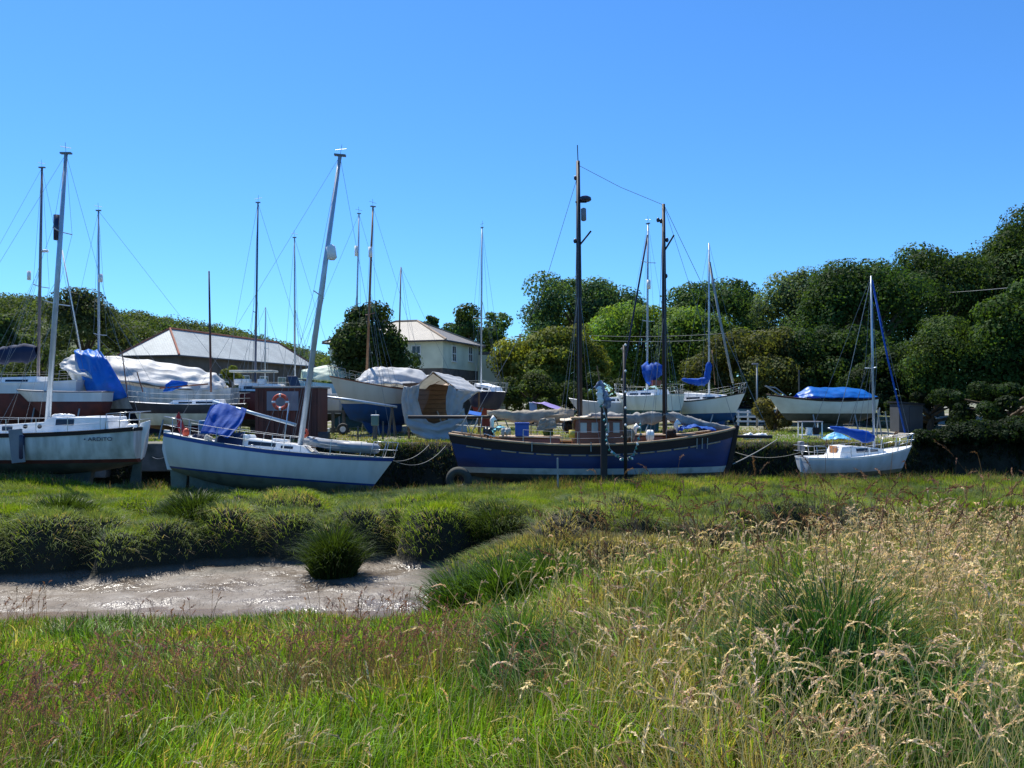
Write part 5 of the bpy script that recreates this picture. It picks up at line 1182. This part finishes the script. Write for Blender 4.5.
# quay
o = MB().box((-15.8, 40.6, .55), (3.4, 2.6, 1.3)).build('quay', concrete, None, False, .06); o['kind'] = 'structure'
o = MB().box((-26, 40.9, .3), (14, 2.0, 1.5)).build('quay_wall', concrete, None, False, .06); o['kind'] = 'structure'
# purple tarp shelter behind the schooner
q = gp(548, 44); o = empty('purple_tent', q, 'lilac tarpaulin pitched as a low tent behind the schooner, on the yard', 'tent')
def LQ(px, py, off=0): return P(px, py, 44 + off) - q
cloth('sheet', purple, [[LQ(532, 402, -.3), LQ(534, 404, .8)], [LQ(541, 404, -.8), LQ(545, 402, 0), ][:2], [LQ(565, 413, -1.0), LQ(566, 410, .5)]], 24, 14, .03, 2, o, seed=2)
cloth('end_sheet', M('lilac_side', (.4, .4, .5), .6), [[LQ(529, 402, -.3), LQ(537, 403, -.35)], [LQ(530, 414, -.4), LQ(537, 415, -.5)]], 10, 8, .02, 2, o, seed=3)
for px in (531, 537): MB().tube([LQ(px, 402, -.2), Vector((LQ(px, 402).x, -.2, 0))], .03, 6).build('pole', sparwood, o)
# tyre-like float at the schooner's stern
o = MB().torus(P(459, 480, 32.9), (.15, 1, .1), .36, .16, 26, 10).build('old_tyre', tyre, None, True); single(o, 'weathered grey tyre half sunk in grass below the schooner stern', 'tyre')
# thin post in the marsh
q = P(558, 490, 31.2); o = MB().tube([Vector((q.x, q.y, gz(q.x, q.y) - .2)), P(557.5, 458, 31.2)], .035, 7).build('marker_post', galv, None); single(o, 'thin grey-green metal post standing in the marsh grass before the blue hull', 'post')
# pole with bulbs
q = P(626, 488, 31.6); g0 = gz(q.x, q.y); top = P(624, 345, 31.6)
o = empty('mooring_pole', Vector((q.x, q.y, g0)), 'tall dark pole with little white floats fixed down it, standing in front of the schooner', 'pole')
MB().tube([(0, 0, -.3), Vector((top.x - q.x, 0, top.z - g0))], [.07, .05], 8).build('pole', darkspar, o, True)
for k, py in enumerate((345, 349, 371, 380, 392, 398, 408, 415, 425, 437)):
    cc = P(624 - (2 if k % 2 else -1.5), py, 31.5) - o.location; MB().ball(cc, (.045, .045, .05), 8, 5).build('float', [clean, canvas][k % 2], o, True)
# square post with rags and bottle garland
q = P(604, 480, 32.2); g0 = gz(q.x, q.y)
o = empty('timber_pile', Vector((q.x, q.y, g0)), 'dark square timber pile with rags tied at its head, left of the tall dark pole', 'post')
tp = P(603, 402, 32.2).z - g0
MB().box((0, 0, tp / 2 - .2), (.24, .22, tp + .4)).build('post', darkspar, o, False, .02)
MB().tube([(0, -.1, tp - .3), P(597, 366, 32.0) - o.location], .025, 6).build('stick', sparwood, o)
furl('rag_bundle', P(599, 381, 31.9) - o.location, P(609, 408, 31.9) - o.location, .13, M('blue_grey_rag', (.12, .15, .24), .9, (.5, .5, .55), .9, 6), o, .9, 0, 22, 4)
furl('pale_rag', P(600, 386, 31.85) - o.location, P(601, 404, 31.85) - o.location, .1, clean, o, .6, 0, 14, 6)
# garland of bottles and floats strung between the two
pts = []
path = [(601, 402), (607, 420), (606, 436), (610, 449), (617, 455), (625, 459), (633, 455), (637, 444), (641, 430), (640, 420)]
gr = empty('float_garland', P(610, 430, 31.8), 'string of small green and white floats looping between the pile and the tall pole', 'garland')
pl = [P(a_, b_, 31.75) - gr.location for a_, b_ in path]
MB().tube(pl, .012, 5).build('string', rope, gr)
gm = [M('green_glass', (.05, .22, .14), .2), clean, M('teal_plastic', (.06, .3, .3), .4), galv]
k = 0
for i in range(len(pl) - 1):
    for tt in (.15, .5, .85):
        cc = pl[i].lerp(pl[i + 1], tt) + Vector((random.uniform(-.05, .05), random.uniform(-.05, .02), random.uniform(-.06, .02))); d = Vector((random.uniform(-.06, .06), 0, -.09))
        MB().tube([cc, cc + d * .4, cc + d], [.018, .045, .04], 7).build('float', gm[k % 4], gr, True); k += 1
# right-hand yard things
o = empty('work_table', gp(810, 43.3), 'pale metal table frame with boxes on the grass below the covered boat', 'table')
for x_ in (-.5, .5):
    for y_ in (-.3, .3): MB().tube([(x_, y_, 0), (x_, y_, .85)], .03, 6).build('leg', clean, o)
MB().box((0, 0, .87), (1.1, .7, .05)).build('tabletop', panelgrey, o, False, .01); MB().box((0, 0, .2), (1.0, .6, .03)).build('shelf', clean, o)
for i, (x_, m_) in enumerate(((-.05, clean), (.3, brownwood))): 
    oo = MB().box(gp(810, 43.3) + Vector((x_, 0, .4)), (.25, .3, .36)).build('box', m_, None, False, .02); single(oo, ['white box on the lower shelf of the pale table', 'dark brown box on the lower shelf of the pale table'][i], 'box')
q = gp(835, 42.6); rows = [[q + Vector((x_, y_, .42 * math.exp(-(x_ / .6) ** 2) * (1 - abs(y_) * 1.6) - .02)) for y_ in (-.5, -.25, 0, .25, .5)] for x_ in (-.72, -.4, 0, .4, .72)]
o = cloth('heaped_tarpaulin', M('sky_blue_tarpaulin', (.12, .42, .72), .5, (.08, .3, .55), .5, 4), rows, 30, 24, .07, 2, None, .012, 4); single(o, 'light blue tarpaulin heaped on the grass above the small sloop', 'tarpaulin')
q = gp(911, 48.5); o = empty('grey_shed', q, 'small grey-blue shed in the deep shade under the trees at the right', 'shed')
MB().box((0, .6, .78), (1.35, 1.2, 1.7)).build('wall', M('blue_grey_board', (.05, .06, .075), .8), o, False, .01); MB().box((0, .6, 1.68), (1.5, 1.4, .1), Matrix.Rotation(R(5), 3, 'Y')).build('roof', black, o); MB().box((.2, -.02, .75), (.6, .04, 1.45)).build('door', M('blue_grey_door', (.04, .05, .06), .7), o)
for i, (px, dx) in enumerate(((876, -.1), (882, .12), (889, .1))):
    o = MB().tube([gp(px, 45.5, -.1), gp(px, 45.5, 0) + Vector((-dx * 2, 0, 1.5 - i * .1))], .035, 6).build('shore_prop', galv, None); single(o, ['first pale prop leaning below the covered boat stern, next to the sloop mast', 'second pale prop right of the sloop mast', 'third pale prop, nearest the grey shed'][i], 'prop')
# lamp post
q = gp(757, 54); o = empty('lamp_post', q, 'thin grey lamp post standing against the olive tree above the hedge bush', 'lamp post'); hh = P(757, 364, 54).z - q.z
MB().tube([(0, 0, 0), (0, 0, hh)], [.07, .05], 8).build('post', galv, o, True); MB().box((-.12, 0, hh), (.4, .16, .1)).build('lamp_head', panelgrey, o, False, .03)
q = gp(799, 54); o = MB().tube([q, Vector((q.x, q.y, P(0, 370, 54).z))], .05, 7).build('bare_post', postw, None); single(o, 'plain grey post behind the bow of the covered boat', 'post')
# car and fence
def car(px, Y, label):
    q = gp(px, Y); o = empty('parked_car', q, label, 'car', (0, 0, R(12)))
    def prof(nm, pts, w, mt, par, bev=.08):
        n = len(pts); mb = MB(); mb.add([(x, w / 2, z) for x, z in pts] + [(x, -w / 2, z) for x, z in pts], [tuple(range(n)), tuple(reversed(range(n, 2 * n)))] + [((i + 1) % n, i, i + n, (i + 1) % n + n) for i in range(n)]); return mb.build(nm, mt, par, False, bev)
    body = prof('body', [(-2, .35), (2, .35), (2.0, .75), (1.1, .95), (-1.9, 1.0), (-2.05, .7)], 1.7, M('pale_blue_car', (.42, .58, .62), .3), o)
    prof('cabin', [(-1.8, .98), (1.0, .93), (.3, 1.42), (-1.4, 1.45)], 1.5, glass, o); prof('roof', [(-1.35, 1.44), (.25, 1.41), (.2, 1.48), (-1.3, 1.5)], 1.45, M('pale_blue_car', (.42, .58, .62), .3), o, .02)
    for x_ in (-1.25, 1.25):
        for y_ in (-.8, .8): w_ = MB().torus((x_, y_, .32), (0, 1, 0), .22, .1, 18, 8).build('tyre', tyre, o, True); MB().tube([(x_, y_ - .05, .32), (x_, y_ + .05, .32)], .17, 12).build('rim', galv, w_)
car(744, 60, 'pale blue car parked beyond the white rail fence, right of the sloops')
o = empty('rail_fence', gp(752, 56), 'white three-rail fence in front of the pale blue car', 'fence')
for x_ in np.linspace(-.9, 1.0, 4): MB().box((x_, 0, .5), (.1, .1, 1.05)).build('post', clean, o)
for z_ in (.3, .6, .9): MB().box((0, -.07, z_), (2.1, .04, .12)).build('rail', clean, o)
o = furl('white_bag', P(742, 431, 42.5), P(770, 432, 42.5), .16, clean, None, .6, 0, 30, 3); o.location.z = gz(10.5, 42.5) + .16 - P(756, 431.5, 42.5).z; single(o, 'long white rolled sheet lying on the grass beyond the bowsprit', 'rolled sheet')
# mooring ropes
def ropeobj(pts, label, r=.02, sag=.2, mt=None):
    a_, b_ = Vector(pts[0]), Vector(pts[-1]); pp = [a_.lerp(b_, t / 14) - Vector((0, 0, sag * 4 * (t / 14) * (1 - t / 14))) for t in range(15)]
    o = MB().tube(pp, r * .75, 6).build('mooring_rope', mt or M('weathered_rope', (.26, .26, .23), .9), None, True); single(o, label, 'rope', 'mooring ropes')
ropeobj([P(733, 464, 34), gp(777, 41, .1)], 'pale taut mooring rope from the schooner bow up to the yard bank', .03, .05)
ropeobj([P(392, 460, 32.8), gp(446, 40.6, -.1)], 'slack rope from the bow of the blue-striped sloop to the bank', .018, .5)
ropeobj([P(394, 461, 32.8), gp(430, 40.8, .0)], 'second, higher rope from the blue-striped sloop bow to the bank', .018, .25)
ropeobj([P(802, 452, 34.8), gp(735, 40.8, .2)], 'thin rope from the small sloop stern to the bank by the schooner bow', .015, .25)
ropeobj([P(175, 447, 32.6), P(150, 455, 40)], 'dark slack rope from the stern of the blue-striped sloop to the quay', .015, .3, wire)
# overhead cables and poles hidden in the trees
for i, (pA, pB, lab) in enumerate((((520, 330, 70), (765, 330, 60), 'thin overhead cable crossing the trees between the schooner masts'), ((938, 293, 69), (1085, 279, 46), 'overhead cable running up to the right edge in front of the dark trees'), ((520, 334, 70), (765, 336, 60), 'lower of the two thin cables behind the schooner masts'))):
    a_, b_ = P(*pA), P(*pB); dp = .1 if i == 1 else .5; pp = [a_.lerp(b_, t / 16) - Vector((0, 0, dp * 4 * (t / 16) * (1 - t / 16))) for t in range(17)]
    o = MB().tube(pp, .014, 5).build('overhead_cable', galv if i == 1 else wire, None); single(o, lab, 'cable')
for px, Y_, py, lab in ((520, 70, 334, 'wooden cable pole in the trees right of the cream house'), (765, 61, 331, 'wooden cable pole hidden among the trees above the lamp post'), (938, 69.3, 292, 'wooden cable pole among the dark trees at the upper right')):
    q = gp(px, Y_); o = empty('utility_pole', q, lab, 'pole'); hh = P(px, py, Y_).z - q.z; MB().tube([(0, 0, -.2), (0, 0, hh)], [.13, .09], 8).build('pole', postw, o, True); MB().box((0, 0, hh - .2), (.9, .08, .08)).build('crossarm', postw, o)

# ------------------------------------------------------------------ camera, sky, sun
cam = bpy.data.cameras.new('camera'); co = bpy.data.objects.new('camera', cam); COL.objects.link(co)
co.location = (0, 0, H); co.rotation_euler = (math.pi / 2, 0, 0); cam.sensor_width = 36; cam.lens = F * 36 / 1024; cam.shift_y = (HZ - 384) / 1024; cam.clip_end = 5000; cam.clip_start = .05
sc = bpy.context.scene; sc.camera = co
SUN = Vector((-.56, .83, 0)).normalized(); EL = R(60)
S = Vector((SUN.x * math.cos(EL), SUN.y * math.cos(EL), math.sin(EL)))
sl = bpy.data.lights.new('sun', 'SUN'); so = bpy.data.objects.new('sun', sl); COL.objects.link(so); so.rotation_euler = S.to_track_quat('Z', 'Y').to_euler()
sl.energy = 4.9; sl.angle = R(.53); sl.color = (1, .95, .86)
w = bpy.data.worlds.new('World'); sc.world = w; w.use_nodes = True; nt = w.node_tree
sky = nt.nodes.new('ShaderNodeTexSky'); sky.sky_type = 'NISHITA'; sky.sun_disc = False; sky.sun_elevation = EL; sky.sun_rotation = math.atan2(S.x, S.y)
sky.air_density = 1.0; sky.dust_density = .2; sky.ozone_density = 3.0
hs_ = nt.nodes.new('ShaderNodeHueSaturation'); hs_.inputs['Saturation'].default_value = 1.05; hs_.inputs['Value'].default_value = 1.0
tint = nt.nodes.new('ShaderNodeMix'); tint.data_type = 'RGBA'; tint.blend_type = 'MULTIPLY'; tint.inputs['Factor'].default_value = 1; tint.inputs[7].default_value = (.58, 1.10, 1.62, 1); nt.links.new(hs_.outputs[0], tint.inputs[6])
nt.links.new(sky.outputs[0], hs_.inputs['Color']); bg = nt.nodes['Background']; nt.links.new(tint.outputs[2], bg.inputs['Color']); bg.inputs['Strength'].default_value = .075
sc.view_settings.view_transform = 'Standard'; sc.view_settings.look = 'None'; sc.view_settings.exposure = .62; sc.view_settings.gamma = 1
sc.render.engine = 'CYCLES'
